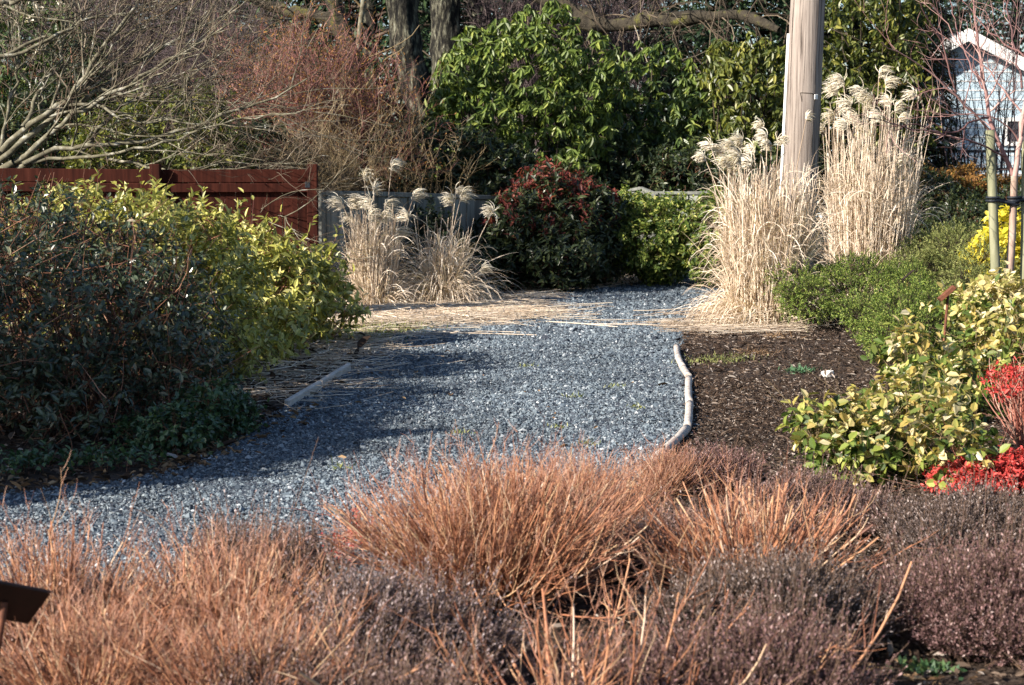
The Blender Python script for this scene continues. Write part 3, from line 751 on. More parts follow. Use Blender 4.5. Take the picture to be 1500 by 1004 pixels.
def grass_clump(name, base, label, cat, group, rx, ry, H, nculm, nblade, nskirt, plumes, seed, lean=(0, 0), spread=.18, Lp=.24, skirtH=.6, dry_left=0, arch=(.05, .28), bl=(.3, .75), tall=1.6):
    rng = np.random.default_rng(seed)
    root = thing(name, base, label, cat, group)
    base = np.asarray(base, float)
    mb = MB()
    # upright culms
    a = rng.uniform(0, 6.28, nculm); rr = np.sqrt(rng.random(nculm))
    f0 = np.stack((np.cos(a) * rr * rx * .8, np.sin(a) * rr * ry * .8, np.zeros(nculm)), 1)
    d = norm(np.stack((f0[:, 0] / rx * spread + lean[0] + rng.normal(size=nculm) * .05, f0[:, 1] / ry * spread + lean[1] + rng.normal(size=nculm) * .05, np.ones(nculm)), 1))
    h = H * (.5 + .5 * rng.random(nculm) ** tall)
    out = [base + f0]
    for j in range(7):
        out.append(out[-1] + d * (h / 7)[:, None]); d = norm(d + rng.normal(size=d.shape) * .02)
    Pc = np.stack(out, 1)
    mb.tubes(Pc, np.linspace(.0052, .003, 8)[None] * rng.uniform(.7, 1.2, (nculm, 1)), 4)
    # leaf blades leaving the culms and arching over
    i = rng.integers(0, nculm, nblade); t = rng.uniform(0, 5.5, nblade); k0 = t.astype(int)
    p = Pc[i, k0] + (Pc[i, k0 + 1] - Pc[i, k0]) * (t - k0)[:, None]
    outd = norm((p - base) * np.array((1, 1, 0)) + rng.normal(size=(nblade, 3)) * np.array((rx, ry, 0)) * .7)
    d = norm(np.array((0, 0, 1)) + outd * rng.uniform(*arch, nblade)[:, None])
    l = rng.uniform(*bl, nblade) * min(1.0, H / 1.5)
    g_ = rng.uniform(.02, .3, nblade)
    out = [p]
    for j in range(9):
        d = norm(d + outd * .05 + np.array((0, 0, -1)) * (g_ * (j / 4 + .3))[:, None] + rng.normal(size=d.shape) * .07)
        out.append(out[-1] + d * (l / 9)[:, None])
    Pb = np.stack(out, 1); Pb[..., 2] = np.maximum(Pb[..., 2], .01)
    W = np.array((.8, 1, 1, 1, .95, .9, .8, .65, .45, .1))[None] * rng.uniform(.0028, .0055, (nblade, 1))
    sd = norm(np.cross(d, np.array((0, 0, 1))) + rng.normal(size=d.shape) * .5)
    mb.ribbons(Pb, W, sd)
    # low skirt arching to the ground
    a = rng.uniform(0, 6.28, nskirt) if not dry_left else np.where(rng.random(nskirt) < dry_left, rng.normal(size=nskirt) * .5 + 3.5, rng.uniform(0, 6.28, nskirt))
    od = np.stack((np.cos(a), np.sin(a), np.zeros(nskirt)), 1)
    p = base + od * np.stack((np.full(nskirt, rx), np.full(nskirt, ry), np.zeros(nskirt)), 1) * rng.uniform(.2, .85, (nskirt, 1))
    d = norm(np.array((0, 0, 1)) + od * rng.uniform(.15, 1.0, nskirt)[:, None])
    l = skirtH * rng.uniform(.6, 1.7, nskirt); g_ = rng.uniform(.12, .5, nskirt)
    out = [p]
    for j in range(9):
        d = norm(d + od * .04 + np.array((0, 0, -1)) * (g_ * (j / 5 + .3))[:, None] + rng.normal(size=d.shape) * .08)
        out.append(out[-1] + d * (l / 9)[:, None])
    Pb = np.stack(out, 1); Pb[..., 2] = np.maximum(Pb[..., 2], .01)
    W = np.array((.8, 1, 1, 1, .95, .9, .8, .65, .45, .1))[None] * rng.uniform(.0028, .0052, (nskirt, 1))
    mb.ribbons(Pb, W, norm(np.cross(d, np.array((0, 0, 1))) + rng.normal(size=d.shape) * .5))
    mb.build('blades', mt['straw'], root, base)
    # plumes on their own culms: (px, py, dy, side)
    st = MB()
    for (px, py, dY, sx, Lk) in plumes:
        tip = at(px, py, base[1] + dY)
        foot = base + np.array(((tip[0] - base[0]) * .35, dY * .5, .02))
        foot[0] += rng.normal() * .05
        mid = foot * .45 + tip * .55 + np.array(((foot[0] - tip[0]) * .14, 0, .04))
        Pm = poly([foot, mid, tip], 9)
        st.tubes(Pm, np.linspace(.0055, .0036, 9), 4)
        pm = MB(); td = norm(Pm[-1] - Pm[-2]); side = norm(np.array((sx, rng.normal() * .5, 0.0)))
        plume(pm, tip, td, side, Lp * Lk, rng)
        pm.build('plume', mt['plume'], root, base, smooth=True)
    st.build('flower_stalks', mt['straw'], root, base, smooth=True)
    return root

GRP = 'dry straw-coloured ornamental grass clumps'
b = gnd(1120, 476)
grass_clump('ornamental_grass', b, 'wide dense straw clump in front of the utility pole base, spilling over the path', 'ornamental grass', GRP, .42, .36, 1.5, 620, 2300, 800,
            [(1040, 212, 0, -1, .8), (1031, 228, -.1, -.6, .8), (1060, 218, .1, -1, 1), (1075, 212, 0, -1, 1.1), (1088, 206, .1, -1, 1.1), (1104, 218, 0, -.8, .9), (1118, 184, .1, -.4, .8), (1124, 200, 0, -1, .9),
             (1140, 205, -.1, 1, .8), (1070, 236, -.2, -1, 1.2), (1084, 230, -.2, -1, 1.2), (1130, 214, .1, -1, .8), (1100, 236, -.1, -1, 1.1), (1182, 170, -.3, .6, .7)], 21, lean=(.02, 0), spread=.07, Lp=.16, skirtH=.44, dry_left=.35)
b = np.array((at(1272, 420, 20.2)[0], 20.2, 0))
grass_clump('ornamental_grass', b, 'tallest straw clump with many white plumes to the right of the utility pole', 'ornamental grass', GRP, .5, .4, 2.2, 480, 1300, 350,
            [(1235, 118, 0, -1, 1), (1226, 130, .1, -1, 1.1), (1262, 132, .2, -1, 1), (1270, 140, 0, -1, 1.1), (1288, 105, .1, .3, 1), (1298, 120, 0, .6, 1), (1340, 138, 0, -1, .9), (1304, 148, .1, -.8, .9), (1312, 156, 0, 1, .9),
             (1246, 152, -.1, -1, 1.1), (1280, 150, 0, -1, 1), (1290, 170, -.1, -.8, 1), (1254, 170, .1, -1, .9), (1222, 170, .1, -1, 1.1), (1206, 186, .1, -1, .8), (1240, 182, -.2, -1, .9), (1318, 172, 0, .8, .8), (1270, 182, .1, -1, .9), (1275, 218, -.2, -1, .9), (1330, 232, -.1, -.7, .9), (1308, 232, 0, -1, .9)],
            22, lean=(.03, 0), spread=.07, Lp=.185, skirtH=.55, tall=2.2)
b = gnd(548, 452)
grass_clump('ornamental_grass', b, 'upright straw clump with the most plumes beside the left variegated shrub', 'ornamental grass', GRP, .27, .25, 1.1, 280, 500, 420,
            [(500, 296, 0, -.8, 1), (512, 298, 0, .8, 1), (534, 256, .1, .2, .8), (548, 276, 0, .3, .9), (574, 240, .1, .2, .9), (542, 296, -.1, -.5, 1), (530, 296, .1, -.6, 1), (566, 298, 0, 1, .9), (558, 318, -.1, 1, .9), (516, 318, .1, -.6, .8), (540, 316, -.2, .6, .9),
             (607, 284, .1, .5, .9), (598, 316, 0, -.7, .9), (582, 340, 0, 1, .9)], 23, lean=(.0, 0), spread=.1, Lp=.2, skirtH=.36)
b = gnd(648, 448)
grass_clump('ornamental_grass', b, 'floppy arching straw mound in front of the grey fence beside the red tipped shrub', 'ornamental grass', GRP, .22, .22, .98, 90, 700, 900,
            [(668, 278, .1, .7, .6), (676, 286, .1, 1, .9), (664, 292, 0, -.6, .9), (722, 310, 0, -1, .8), (708, 392, -.2, .3, .8), (576, 398, -.2, -.3, .8)], 24, lean=(.05, 0), spread=.2, Lp=.2, skirtH=.55, arch=(.2, .6))

# ------------------------------------------------------------------ foreground: coppiced orange stemmed shrubs
def twig_shrub(name, base, label, group, R, H, n, seed, mat='twig_orange', fuzz='twig_fuzz', foot=.3, r0=.0037, side=4, lean=(0, 0), thmax=72, cat='dogwood shrub', nf=2):
    rng = np.random.default_rng(seed)
    base = np.asarray(base, float)
    root = thing(name, base, label, cat, group)
    az = rng.uniform(0, 6.28, n); th = R_(thmax) * rng.random(n) ** .75
    hd = np.stack((np.cos(az), np.sin(az), np.zeros(n)), 1)
    p = base + hd * (foot * R * np.sin(th) * rng.uniform(.3, 1.1, n))[:, None] + np.array((0, 0, .01))
    rad = 1 / np.sqrt((np.sin(th) / R) ** 2 + (np.cos(th) / H) ** 2)
    L = rad * rng.uniform(.5, 1.06, n)
    d = norm(hd * np.sin(th)[:, None] * 1.1 + np.array((lean[0], lean[1], 0)) + np.array((0, 0, 1)) * np.cos(th)[:, None] + rng.normal(size=(n, 3)) * .07)
    out = [p]; k = 7
    for j in range(k - 1):
        d = norm(d + np.array((0, 0, .06)) + rng.normal(size=d.shape) * .085)
        out.append(out[-1] + d * (L / (k - 1))[:, None])
    P_ = np.stack(out, 1)
    Rr = np.linspace(1, .45, k)[None] * r0 * np.exp(rng.normal(size=(n, 1)) * .28)
    mb = MB(); mb.tubes(P_, Rr, 5)
    P2, R2 = grow(P_, Rr, side, (.06, .2), (.25, .8), rng, 5, .08, .25, .1, .6, .0011)
    mb.tubes(P2, R2, 4)
    mb.build('stems', mt[mat], root, base, smooth=True)
    P3, R3 = grow(P2, R2, nf, (.02, .08), (.3, 1.0), rng, 4, .06, .2, .15, .6, .0009)
    fz = MB(); fz.tubes(P3, R3, 3)
    fz.build('twigs', mt[fuzz], root, base)
    return root
G1 = 'orange-brown bare stemmed shrubs in the foreground bed'
twig_shrub('dogwood_shrub', gnd(720, 885), 'large fan of coppery bare stems in the middle of the foreground', G1, .56, .47, 760, 31)
twig_shrub('dogwood_shrub', gnd(850, 795), 'coppery bare stems behind the middle fan, at the gravel edge', G1, .36, .27, 340, 32)
twig_shrub('dogwood_shrub', gnd(1105, 880), 'open fan of thick orange stems to the right of the middle fan', G1, .56, .38, 250, 33, r0=.005, thmax=84, side=3, nf=2)
twig_shrub('dogwood_shrub', gnd(330, 985), 'leaning orange stems between the dark heather and the left edge', G1, .5, .34, 270, 34, lean=(.15, 0))
twig_shrub('dogwood_shrub', gnd(90, 985), 'tall wispy orange stems behind the dark plant sign at left', G1, .48, .43, 190, 35)
b = np.array((at(130, 900, 5.0)[0] , 5.0, 0)); twig_shrub('dogwood_shrub', b, 'nearest orange stems in the lower left corner', G1, .42, .25, 200, 36)
b = np.array((at(860, 900, 4.85)[0], 4.85, 0)); twig_shrub('dogwood_shrub', b, 'loose thick stems rising from the bottom edge below the middle fan', G1, .75, .36, 80, 37, r0=.0045, side=3, foot=.75)
b = np.array((at(360, 900, 4.9)[0], 4.9, 0)); twig_shrub('dogwood_shrub', b, 'low brown stems along the bottom edge left of the grey heather', G1, .5, .26, 240, 38)
twig_shrub('dogwood_shrub', gnd(975, 730), 'small coppery twigs meeting the slanting edging pole', G1, .2, .11, 130, 39, r0=.003)

# ------------------------------------------------------------------ heathers
def heather(name, lobes, label, mat, n, seed, L=.1, group='low mounds of heather in the foreground bed', zmin=.01, cat='heather'):
    rng = np.random.default_rng(seed)
    cs = np.array([l[0] for l in lobes]); base = np.array((cs[:, 0].mean(), cs[:, 1].mean(), 0.0))
    root = thing(name, base, label, cat, group)
    lobes = clumpy(lobes, 7, rng, (.22, .42))
    p, d = sample_lobes(lobes, n, rng, .35, .2, zmin, .8)
    d = norm(d * .6 + np.array((0, 0, .8)) + rng.normal(size=d.shape) * .25)
    ln = L * np.exp(rng.normal(size=n) * .4)
    mb = MB()
    u = perp(d, rng); v = np.cross(d, u)
    P_, D_, N_ = [], [], []
    for j in range(22):
        f = .1 + .9 * j / 21; ph = j * 2.4
        rad = u * math.cos(ph) + v * math.sin(ph)
        P_.append(p + d * (ln * f)[:, None]); D_.append(norm(d * .9 + rad * .6 + rng.normal(size=(n, 3)) * .2)); N_.append(norm(d - rad * .6 + rng.normal(size=(n, 3)) * .2))
    P_, D_, N_ = np.concatenate(P_), np.concatenate(D_), np.concatenate(N_)
    s = rng.uniform(.6, 1.3, len(P_))
    mb.diamonds(P_, D_, N_, .012 * s, .0042 * s)
    mb.build('foliage', mt[mat], root, base)
    Q = np.stack((p - d * (ln * .8)[:, None], p + d * (ln * .4)[:, None], p + d * ln[:, None]), 1)
    sb = MB(); sb.tubes(Q, np.tile(np.array((.0018, .0014, .0008)), (n, 1)), 3)
    sb.build('stems', mt['heather_stem'], root, base)
    return root
def hl(px, py, rx, ry, rd=None, Yb=None):
    """heather lobe: px,py = foot of the mound; top is ry above the foot"""
    Y = gnd(px, py)[1] if Yb is None else Yb
    c = at(px, py - ry * .25, Y); c[2] = .02
    k = Y / FPX
    return (c, np.array((rx * k, rd if rd else rx * k * .9, ry * k)))
heather('heather', [hl(360, 905, 105, 90), hl(420, 890, 60, 60)], 'dark brown heather mound behind the leaning stems at left', 'heather_brown', 2300, 41)
heather('heather', [hl(560, 1000, 130, 105), hl(660, 1010, 110, 95), hl(500, 1030, 90, 90)], 'mauve grey heather mound at the bottom, left of centre', 'heather_grey', 3600, 42)
heather('heather', [hl(1130, 960, 135, 105), hl(1215, 955, 75, 75), hl(1040, 965, 70, 70)], 'olive grey heather mound in front of the thick orange stems', 'heather_green', 3600, 43)
heather('heather', [hl(1440, 955, 115, 108), hl(1350, 945, 62, 72), hl(1520, 965, 85, 105)], 'reddish brown heather mound at the lower right edge', 'heather_red', 4200, 44)
heather('heather', [hl(1420, 825, 110, 76), hl(1500, 825, 75, 74), hl(1345, 820, 46, 48)], 'dark heather with pale flower tips below the scarlet shrub', 'heather_green', 3800, 45, L=.075)
heather('heather', [hl(1210, 785, 90, 58), hl(1140, 775, 75, 52), hl(1270, 790, 45, 44)], 'dark purple brown heather in front of the cream leaved shrub', 'heather_brown', 3400, 46, L=.065)
heather('heather', [hl(1050, 722, 66, 42), hl(985, 726, 36, 26)], 'rusty heather mound at the end of the slanting edging pole', 'heather_red', 2200, 47, L=.06)
heather('heather', [hl(1010, 835, 110, 58), hl(930, 850, 65, 48)], 'brown heather tucked between the two orange stem fans', 'heather_brown', 2400, 48, L=.07)
b = 5.05
heather('heather', [hl(1130, 1000, 170, 60, Yb=b), hl(1010, 1000, 120, 70, Yb=4.95), hl(900, 1000, 90, 50, Yb=4.9)], 'low pinkish heather strip along the bottom edge', 'heather_red', 3400, 49)
heather('heather', [hl(560, 1000, 160, 50, Yb=4.75), hl(420, 1000, 120, 60, Yb=4.8)], 'brown heather strip in the bottom edge left of centre', 'heather_brown', 2200, 50)
heather('heather', [hl(150, 1000, 150, 70, Yb=5.6), hl(30, 1000, 100, 70, Yb=5.5)], 'brown heather under the wispy stems at lower left', 'heather_brown', 2200, 51)

# ------------------------------------------------------------------ scarlet shrubs
shrub('scarlet_shrub', 'bright scarlet low foliage at the right edge above the pale tipped heather', 'shrub', [lobe(1432, 708, 8.5, 62, 26), lobe(1495, 703, 8.5, 55, 28)], 52, 1300, .05, 7, .024, .011, mt['leaf_scarlet'], mt['twig_scarlet'], nstem=16, shell=.6, stemr=.003)
shrub('scarlet_sprigs', 'sparse pinkish red sprigs at the left side of the middle fan', 'shrub', [lobe(500, 825, 7.0, 28, 45), lobe(530, 780, 7.2, 20, 25)], 53, 60, .05, 4, .018, .008, mt['leaf_scarlet'], mt['twig_scarlet'], nstem=14, shell=.8, stemr=.002)
root = twig_shrub('red_dogwood', gnd(1500, 662), 'pale red upright stems with scarlet tips at the right edge', None, .24, .46, 100, 54, mat='twig_scarlet', fuzz='twig_scarlet', thmax=28, r0=.005, side=2)
rng = np.random.default_rng(55); b = np.array(root.location)
mb = MB(); p, d = sample_lobes([lobe(1492, 560, 9.8, 46, 22, .2)], 170, rng, .8, .1)
shoots(mb, p, norm(d + np.array((0, 0, .6))), rng, .05, 5, .026, .011, leaf='leaf'); mb.build('leaves', mt['leaf_scarlet'], root, b)

# ------------------------------------------------------------------ plant signs
def plant_sign(plate_c, size, normal, up_hint, foot, label, pm, postm, r=.008, thick=.012):
    root = thing('plant_sign', (foot[0], foot[1], 0), label, 'plant sign', 'small plant signs on thin posts')
    b = np.array((foot[0], foot[1], 0.0))
    n_ = norm(np.array(normal, float)); x_ = norm(np.cross(np.array(up_hint, float), n_)); y_ = np.cross(n_, x_)
    mb = MB(); mb.box(plate_c, (size[0], size[1], thick), rot=np.stack((x_, y_, n_), 1), bev=.003)
    mb.build('plate', pm, root, b)
    mb = MB(); cyl_between(mb, b, np.array(plate_c) - n_ * thick * .4, r, r, 10, 4); mb.build('post', postm, root, b, smooth=True)
    return root
c = at(6, 880, 4.8); plant_sign(c, (.2, .13), (-.3, .74, .6), (.4, 0, 1), (c[0] - .07, c[1] + .02), 'dark brown sign plate cut by the left edge among orange stems', mt['plate_dark'], mt['rust'], r=.01)
c = at(1387, 430, 12.6); plant_sign(c, (.13, .1), (-.66, .1, .74), (0, 1, 0), (at(1379, 470, 12.55)[0], 12.55), 'rusty brown sign on a tall thin post above the cream leaved shrub', mt['rust'], mt['rust'], r=.009, thick=.03)
c = at(1330, 403, 16.2); plant_sign(c, (.13, .09), (-.62, .1, .74), (0, 1, 0), (at(1324, 430, 16.2)[0], 16.2), 'short brown sign between the two green juniper mounds', mt['plate_dark'], mt['rust'])
c = at(1388, 340, 21); plant_sign(c, (.16, .1), (-.6, -.25, .72), (0, 1, 0), (at(1380, 430, 21)[0], 21), 'grey sign seen edge-on behind the right straw clump', mt['plate_grey'], mt['plate_grey'])
c = at(1430, 342, 22); plant_sign(c, (.14, .1), (-.5, -.25, .72), (0, 1, 0), (at(1424, 430, 22)[0], 22), 'farther brown sign just left of the wooden stake', mt['plate_dark'], mt['rust'])
b = gnd(1079, 470); mb = MB(); cyl_between(mb, b, b + np.array((0, 0, .38)), .008, .007, 8, 4)
o = mb.build('rusty_stake', mt['rust'], None, b, smooth=True); tag(o, 'thin rusty metal stake in front of the straw clump', 'stake')
# ------------------------------------------------------------------ left border shrubs
GL = 'broadleaf shrubs bordering the left of the path'
shrub('border_shrub', 'large dark leaved shrub with reddish bare twigs at the left edge of the path', 'shrub',
      [lobe(50, 466, 10.6, 150, 130, .7), lobe(210, 498, 10.9, 110, 130, .55), lobe(-90, 456, 10.6, 150, 160, .7), lobe(265, 563, 10.6, 75, 85, .42), lobe(30, 366, 11.2, 110, 75, .55), lobe(120, 598, 10.0, 100, 50, .35), lobe(150, 406, 11.2, 80, 60, .5)],
      61, 2500, .13, 8, .045, .022, mt['leaf_dark'], mt['twig_dark'], GL, nstem=110, shell=.6, bare=520, barelen=(.25, .7), stemr=.007, upbias=.3, amp=.3, jit=.45, clump=9)
shrub('border_shrub', 'yellow variegated shrub with sunlit top below the red fence', 'shrub',
      [lobe(175, 416, 12.6, 110, 110, .65), lobe(290, 446, 13, 110, 95, .7), lobe(240, 371, 13.2, 100, 60, .6), lobe(90, 361, 13, 80, 60, .6)],
      62, 1750, .16, 8, .066, .031, mt['leaf_vari'], mt['twig_dark'], GL, nstem=50, shell=.6, bare=110, barelen=(.3, .7), upbias=.45, stemr=.006, amp=.3, jit=.45, clump=9)
shrub('border_shrub', 'yellow green variegated shrub next to the upright straw clump', 'shrub',
      [lobe(395, 436, 15, 80, 72, .55), lobe(455, 441, 15.6, 48, 62, .45), lobe(345, 416, 15, 70, 60, .55), lobe(375, 486, 14.4, 55, 40, .35)],
      63, 950, .17, 8, .078, .035, mt['leaf_vari'], mt['twig_dark'], GL, nstem=30, shell=.6, bare=60, barelen=(.3, .6), upbias=.45, stemr=.006, amp=.3, jit=.45, clump=9)
# the tall new shoots that stand above the shrub tops
def tall_shoots(label, pts, seed, mat, L, W):
    rng = np.random.default_rng(seed); n = len(pts)
    for obj in [o for o in C.objects if o.get('label') == label]:
        b = np.array(obj.location)
        mb, sb = MB(), MB()
        for (px, py, Y, dx, hpx) in pts:
            tip = at(px, py, Y); k = Y / FPX; foot = tip + np.array((-dx * k, 0, -hpx * k))
            P_ = poly([foot, (foot + tip) / 2 + rng.normal(size=3) * .02, tip], 7)
            sb.tubes(P_, np.linspace(.004, .0014, 7), 4)
            i = rng.uniform(2.4, 6, 9); i0 = np.minimum(i.astype(int), 5)
            p = P_[i0] + (P_[i0 + 1] - P_[i0]) * (i - i0)[:, None]
            d = norm(rng.normal(size=(9, 3)) * .8 + np.array((0, 0, .5)))
            mb.leaves(p, d, norm(rng.normal(size=(9, 3)) * .4 + np.array((0, 0, 1))), L * rng.uniform(.5, 1.2, 9), W * rng.uniform(.6, 1.1, 9), bend=.2)
        mb.build('new_leaves', mat, obj, b); sb.build('new_shoots', mt['twig_red'], obj, b, smooth=True)
tall_shoots('yellow variegated shrub with sunlit top below the red fence', [(144, 255, 13, 4, 90), (110, 268, 13, -10, 80), (215, 280, 13, 14, 80), (250, 300, 13, 20, 80), (298, 275, 13, 22, 110), (180, 285, 13, 6, 60), (60, 270, 13, -8, 80), (330, 292, 13.3, 30, 90), (20, 262, 12.5, -8, 80)], 64, mt['leaf_vari'], .075, .034)
tall_shoots('yellow green variegated shrub next to the upright straw clump', [(372, 290, 15, 2, 110), (412, 310, 15.2, 24, 90), (460, 318, 15.5, 26, 90), (498, 330, 15.6, 30, 90), (440, 350, 15.5, -10, 60), (478, 372, 15.4, 20, 60), (500, 395, 15.4, 26, 50)], 65, mt['leaf_vari'], .09, .04)
shrub('ground_cover', 'low glossy green ground cover spilling onto the gravel under the dark shrub', 'ground cover',
      [lobe(130, 690, 9.2, 150, 26, .25), lobe(250, 640, 9.8, 90, 40, .25), lobe(310, 610, 10.2, 60, 45, .3), lobe(40, 700, 9.1, 90, 22, .2)],
      66, 900, .07, 6, .034, .022, mt['leaf_ground'], mt['twig_dark'], nstem=16, shell=.7, stemr=.003, zmin=.01)

# ------------------------------------------------------------------ right bed shrubs
GC = 'cream and green variegated shrubs in the right bed'
shrub('variegated_shrub', 'cream and green leaved shrub beside the white rock', 'shrub',
      [lobe(1300, 655, 8.9, 105, 50, .36), lobe(1385, 655, 8.8, 62, 55, .33), lobe(1205, 630, 9.0, 45, 25, .2), lobe(1295, 622, 9.2, 45, 24, .22), lobe(1345, 600, 9.3, 60, 38, .28)],
      71, 430, .12, 7, .056, .036, (mt['leaf_lime'], mt['leaf_cream'], ), mt['twig_tan'], GC, nstem=40, shell=.65, bare=26, barelen=(.2, .45), extra=.45, upbias=.3, amp=.3, jit=.5, stemr=.005, clump=9)
shrub('variegated_shrub', 'cream leaved shrub around the post of the rusty sign', 'shrub',
      [lobe(1410, 575, 11, 80, 42, .36), lobe(1330, 535, 11.3, 36, 42, .28), lobe(1455, 520, 11.6, 56, 40, .34), lobe(1390, 548, 11.6, 50, 26, .3), lobe(1500, 530, 11.4, 46, 52, .34)],
      72, 520, .12, 7, .06, .037, (mt['leaf_lime'], mt['leaf_cream'], ), mt['twig_tan'], GC, nstem=40, shell=.6, bare=26, barelen=(.2, .45), extra=.42, upbias=.3, amp=.3, jit=.5, stemr=.005, clump=9)
shrub('variegated_shrub', 'cream topped shrub at the foot of the wooden stake', 'shrub',
      [lobe(1450, 452, 13.2, 62, 28, .4), lobe(1500, 460, 13.2, 50, 36, .4)],
      73, 360, .12, 7, .06, .037, (mt['leaf_lime'], mt['leaf_cream_pale'], ), mt['twig_tan'], GC, nstem=20, shell=.6, bare=16, extra=.45, upbias=.3, amp=.3, jit=.5, stemr=.005, clump=9)
GJ = 'low green juniper mounds in the right bed'
def juniper(label, lobes, seed, n, mat, L=.018, W=.0075, ln=.085):
    return shrub('juniper', label, 'juniper', lobes, seed, n, ln, 16, L, W, mat, mt['twig_black'], GJ, nstem=24, shell=.5, leaf='diamond', spread=.75, along=.8, upbias=.25, amp=.28, stemr=.005, jit=.25, sideways=.45)
juniper('bright green juniper mound at the foot of the dense straw clump', [lobe(1240, 428, 17, 100, 36, .6), lobe(1180, 445, 16.8, 45, 24, .35), lobe(1290, 415, 17.4, 60, 30, .5), lobe(1230, 408, 17.6, 50, 22, .4)], 74, 3400, mt['juniper'])
juniper('green juniper mound behind the cream shrub and rusty sign', [lobe(1350, 470, 14.6, 95, 36, .6), lobe(1300, 490, 14.3, 48, 28, .4), lobe(1400, 460, 15, 60, 34, .5)], 75, 3400, mt['juniper'])
juniper('pale green feathery juniper left of the wooden stake', [lobe(1400, 385, 19.5, 75, 38, .8), lobe(1450, 420, 17, 50, 40, .6), lobe(1360, 400, 19, 45, 30, .6), lobe(1420, 355, 21, 60, 22, .7)], 76, 4200, mt['juniper_pale'], .026, .008, .13)
shrub('yellow_shrub', 'bright yellow leaved shrub behind the wooden stakes', 'shrub', [lobe(1475, 375, 18.5, 42, 52, .4), lobe(1510, 390, 18.5, 40, 60, .4), lobe(1455, 395, 18.3, 26, 30, .3)], 77, 420, .14, 7, .085, .05, mt['leaf_yellow'], mt['twig_tan'], nstem=14, shell=.5, amp=.25)

# ------------------------------------------------------------------ shrubs at the bend
shrub('red_tipped_shrub', 'dark evergreen shrub with red leaf tips in front of the grey fence', 'shrub',
      [lobe(810, 345, 22.4, 90, 75, .9), lobe(770, 330, 22.2, 50, 60, .6), lobe(860, 340, 22.6, 48, 65, .6), lobe(810, 290, 22.6, 55, 34, .6), lobe(740, 375, 22, 45, 45, .5)],
      81, 2600, .16, 8, .085, .034, (mt['leaf_photinia'], mt['leaf_red']), mt['twig_red'], nstem=30, shell=.45, extra=.86, amp=.3, upbias=.35)
shrub('lime_shrub', 'lime green variegated shrub between the red tipped shrub and the straw clump', 'shrub',
      [lobe(955, 345, 23, 58, 52, .7), lobe(930, 320, 23.2, 36, 32, .5), lobe(985, 350, 23, 32, 42, .5), lobe(960, 375, 22.8, 50, 30, .5)],
      82, 2200, .12, 9, .055, .028, mt['leaf_lime'], mt['twig_tan'], nstem=20, shell=.45, amp=.2, upbias=.35)
shrub('lime_shrub', 'smaller green shrub half hidden by the dense straw clump', 'shrub', [lobe(1045, 325, 22.5, 36, 45, .5), lobe(1050, 370, 22.3, 34, 36, .4)],
      83, 900, .12, 9, .06, .03, mt['leaf_lime'], mt['twig_tan'], nstem=12, shell=.45, amp=.2)
shrub('dark_shrub', 'dark low shrub behind the floppy straw mound, under the fence', 'shrub', [lobe(700, 395, 22.2, 50, 40, .4), lobe(640, 370, 21.2, 60, 60, .35), lobe(880, 380, 22.6, 40, 36, .4)],
      84, 1100, .14, 8, .07, .03, mt['leaf_photinia'], mt['twig_dark'], nstem=16, shell=.5)

# ------------------------------------------------------------------ rhododendrons behind the fence
GRH = 'big rhododendrons behind the fences'
def rhodo(label, lobes, seed, n, mat, buds=True, L=.124, W=.047):
    rng = np.random.default_rng(seed)
    o = shrub('rhododendron', label, 'rhododendron', lobes, seed, n, .1, 10, L, W, mat, mt['twig_black'], GRH, nstem=40, shell=.3, spread=.95, along=.15, droop=.8, upbias=.3, amp=.34, extra=.72, clump=9, stemr=.02, jit=.22, sideways=.4, bend=.25, shootstem=.005)
    return o
rhodo('largest sunlit rhododendron with drooping leaf whorls, left of centre', [lobe(745, 130, 26, 105, 85, 1.0), lobe(700, 180, 25.6, 70, 80, .8), lobe(800, 190, 26, 85, 75, .9), lobe(770, 70, 26.5, 75, 45, .8), lobe(850, 150, 26.5, 50, 90, .8), lobe(680, 110, 26, 45, 60, .7), lobe(770, 250, 25.6, 55, 45, .6)], 91, 1250, mt['leaf_rhodo'])
rhodo('darker rhododendron in the middle under the mossy limb', [lobe(950, 150, 28, 100, 95, 1.0), lobe(1010, 230, 27, 90, 60, .9), lobe(910, 230, 27, 60, 60, .8)], 92, 950, (mt['leaf_rhodo_dark'], mt['leaf_rhodo']))  # brighter leaf colour on the upper shoots stands in for sunlit clusters
rhodo('rhododendron with yellow green tips left of the utility pole', [lobe(1100, 150, 26.5, 65, 80, .9), lobe(1070, 110, 27, 50, 50, .7), lobe(1130, 220, 26.5, 50, 60, .7), lobe(1060, 235, 26.4, 60, 50, .7)], 93, 620, mt['leaf_olive'])
rhodo('tall olive broadleaf evergreen right of the utility pole', [lobe(1260, 60, 29, 75, 95, 1.1), lobe(1310, 20, 30, 60, 80, 1.0), lobe(1230, 160, 28.6, 50, 90, .9), lobe(1290, 170, 29, 55, 80, .9)], 94, 900, mt['leaf_olive'])
shrub('camellia', 'glossy camellia with pale flowers behind the maple at the left edge', 'shrub', [lobe(30, 90, 24, 75, 90, 1.0), lobe(-30, 150, 24, 70, 90, 1), lobe(60, 160, 24, 60, 70, .8)], 95, 900, .12, 8, .085, .042, (mt['leaf_rhodo_dark'], mt['plume']), mt['twig_dark'], nstem=20, stemr=.015, extra=.985, amp=.25)
shrub('yellow_green_shrub', 'yellow green leafy shrub just above the red fence behind the maple branches', 'shrub', [lobe(230, 190, 21.5, 85, 55, .8), lobe(290, 220, 21.3, 70, 40, .7), lobe(180, 220, 21.3, 70, 45, .7)], 96, 900, .14, 8, .08, .032, mt['leaf_olive'], mt['twig_tan'], nstem=24, stemr=.01, bare=60, amp=.25)
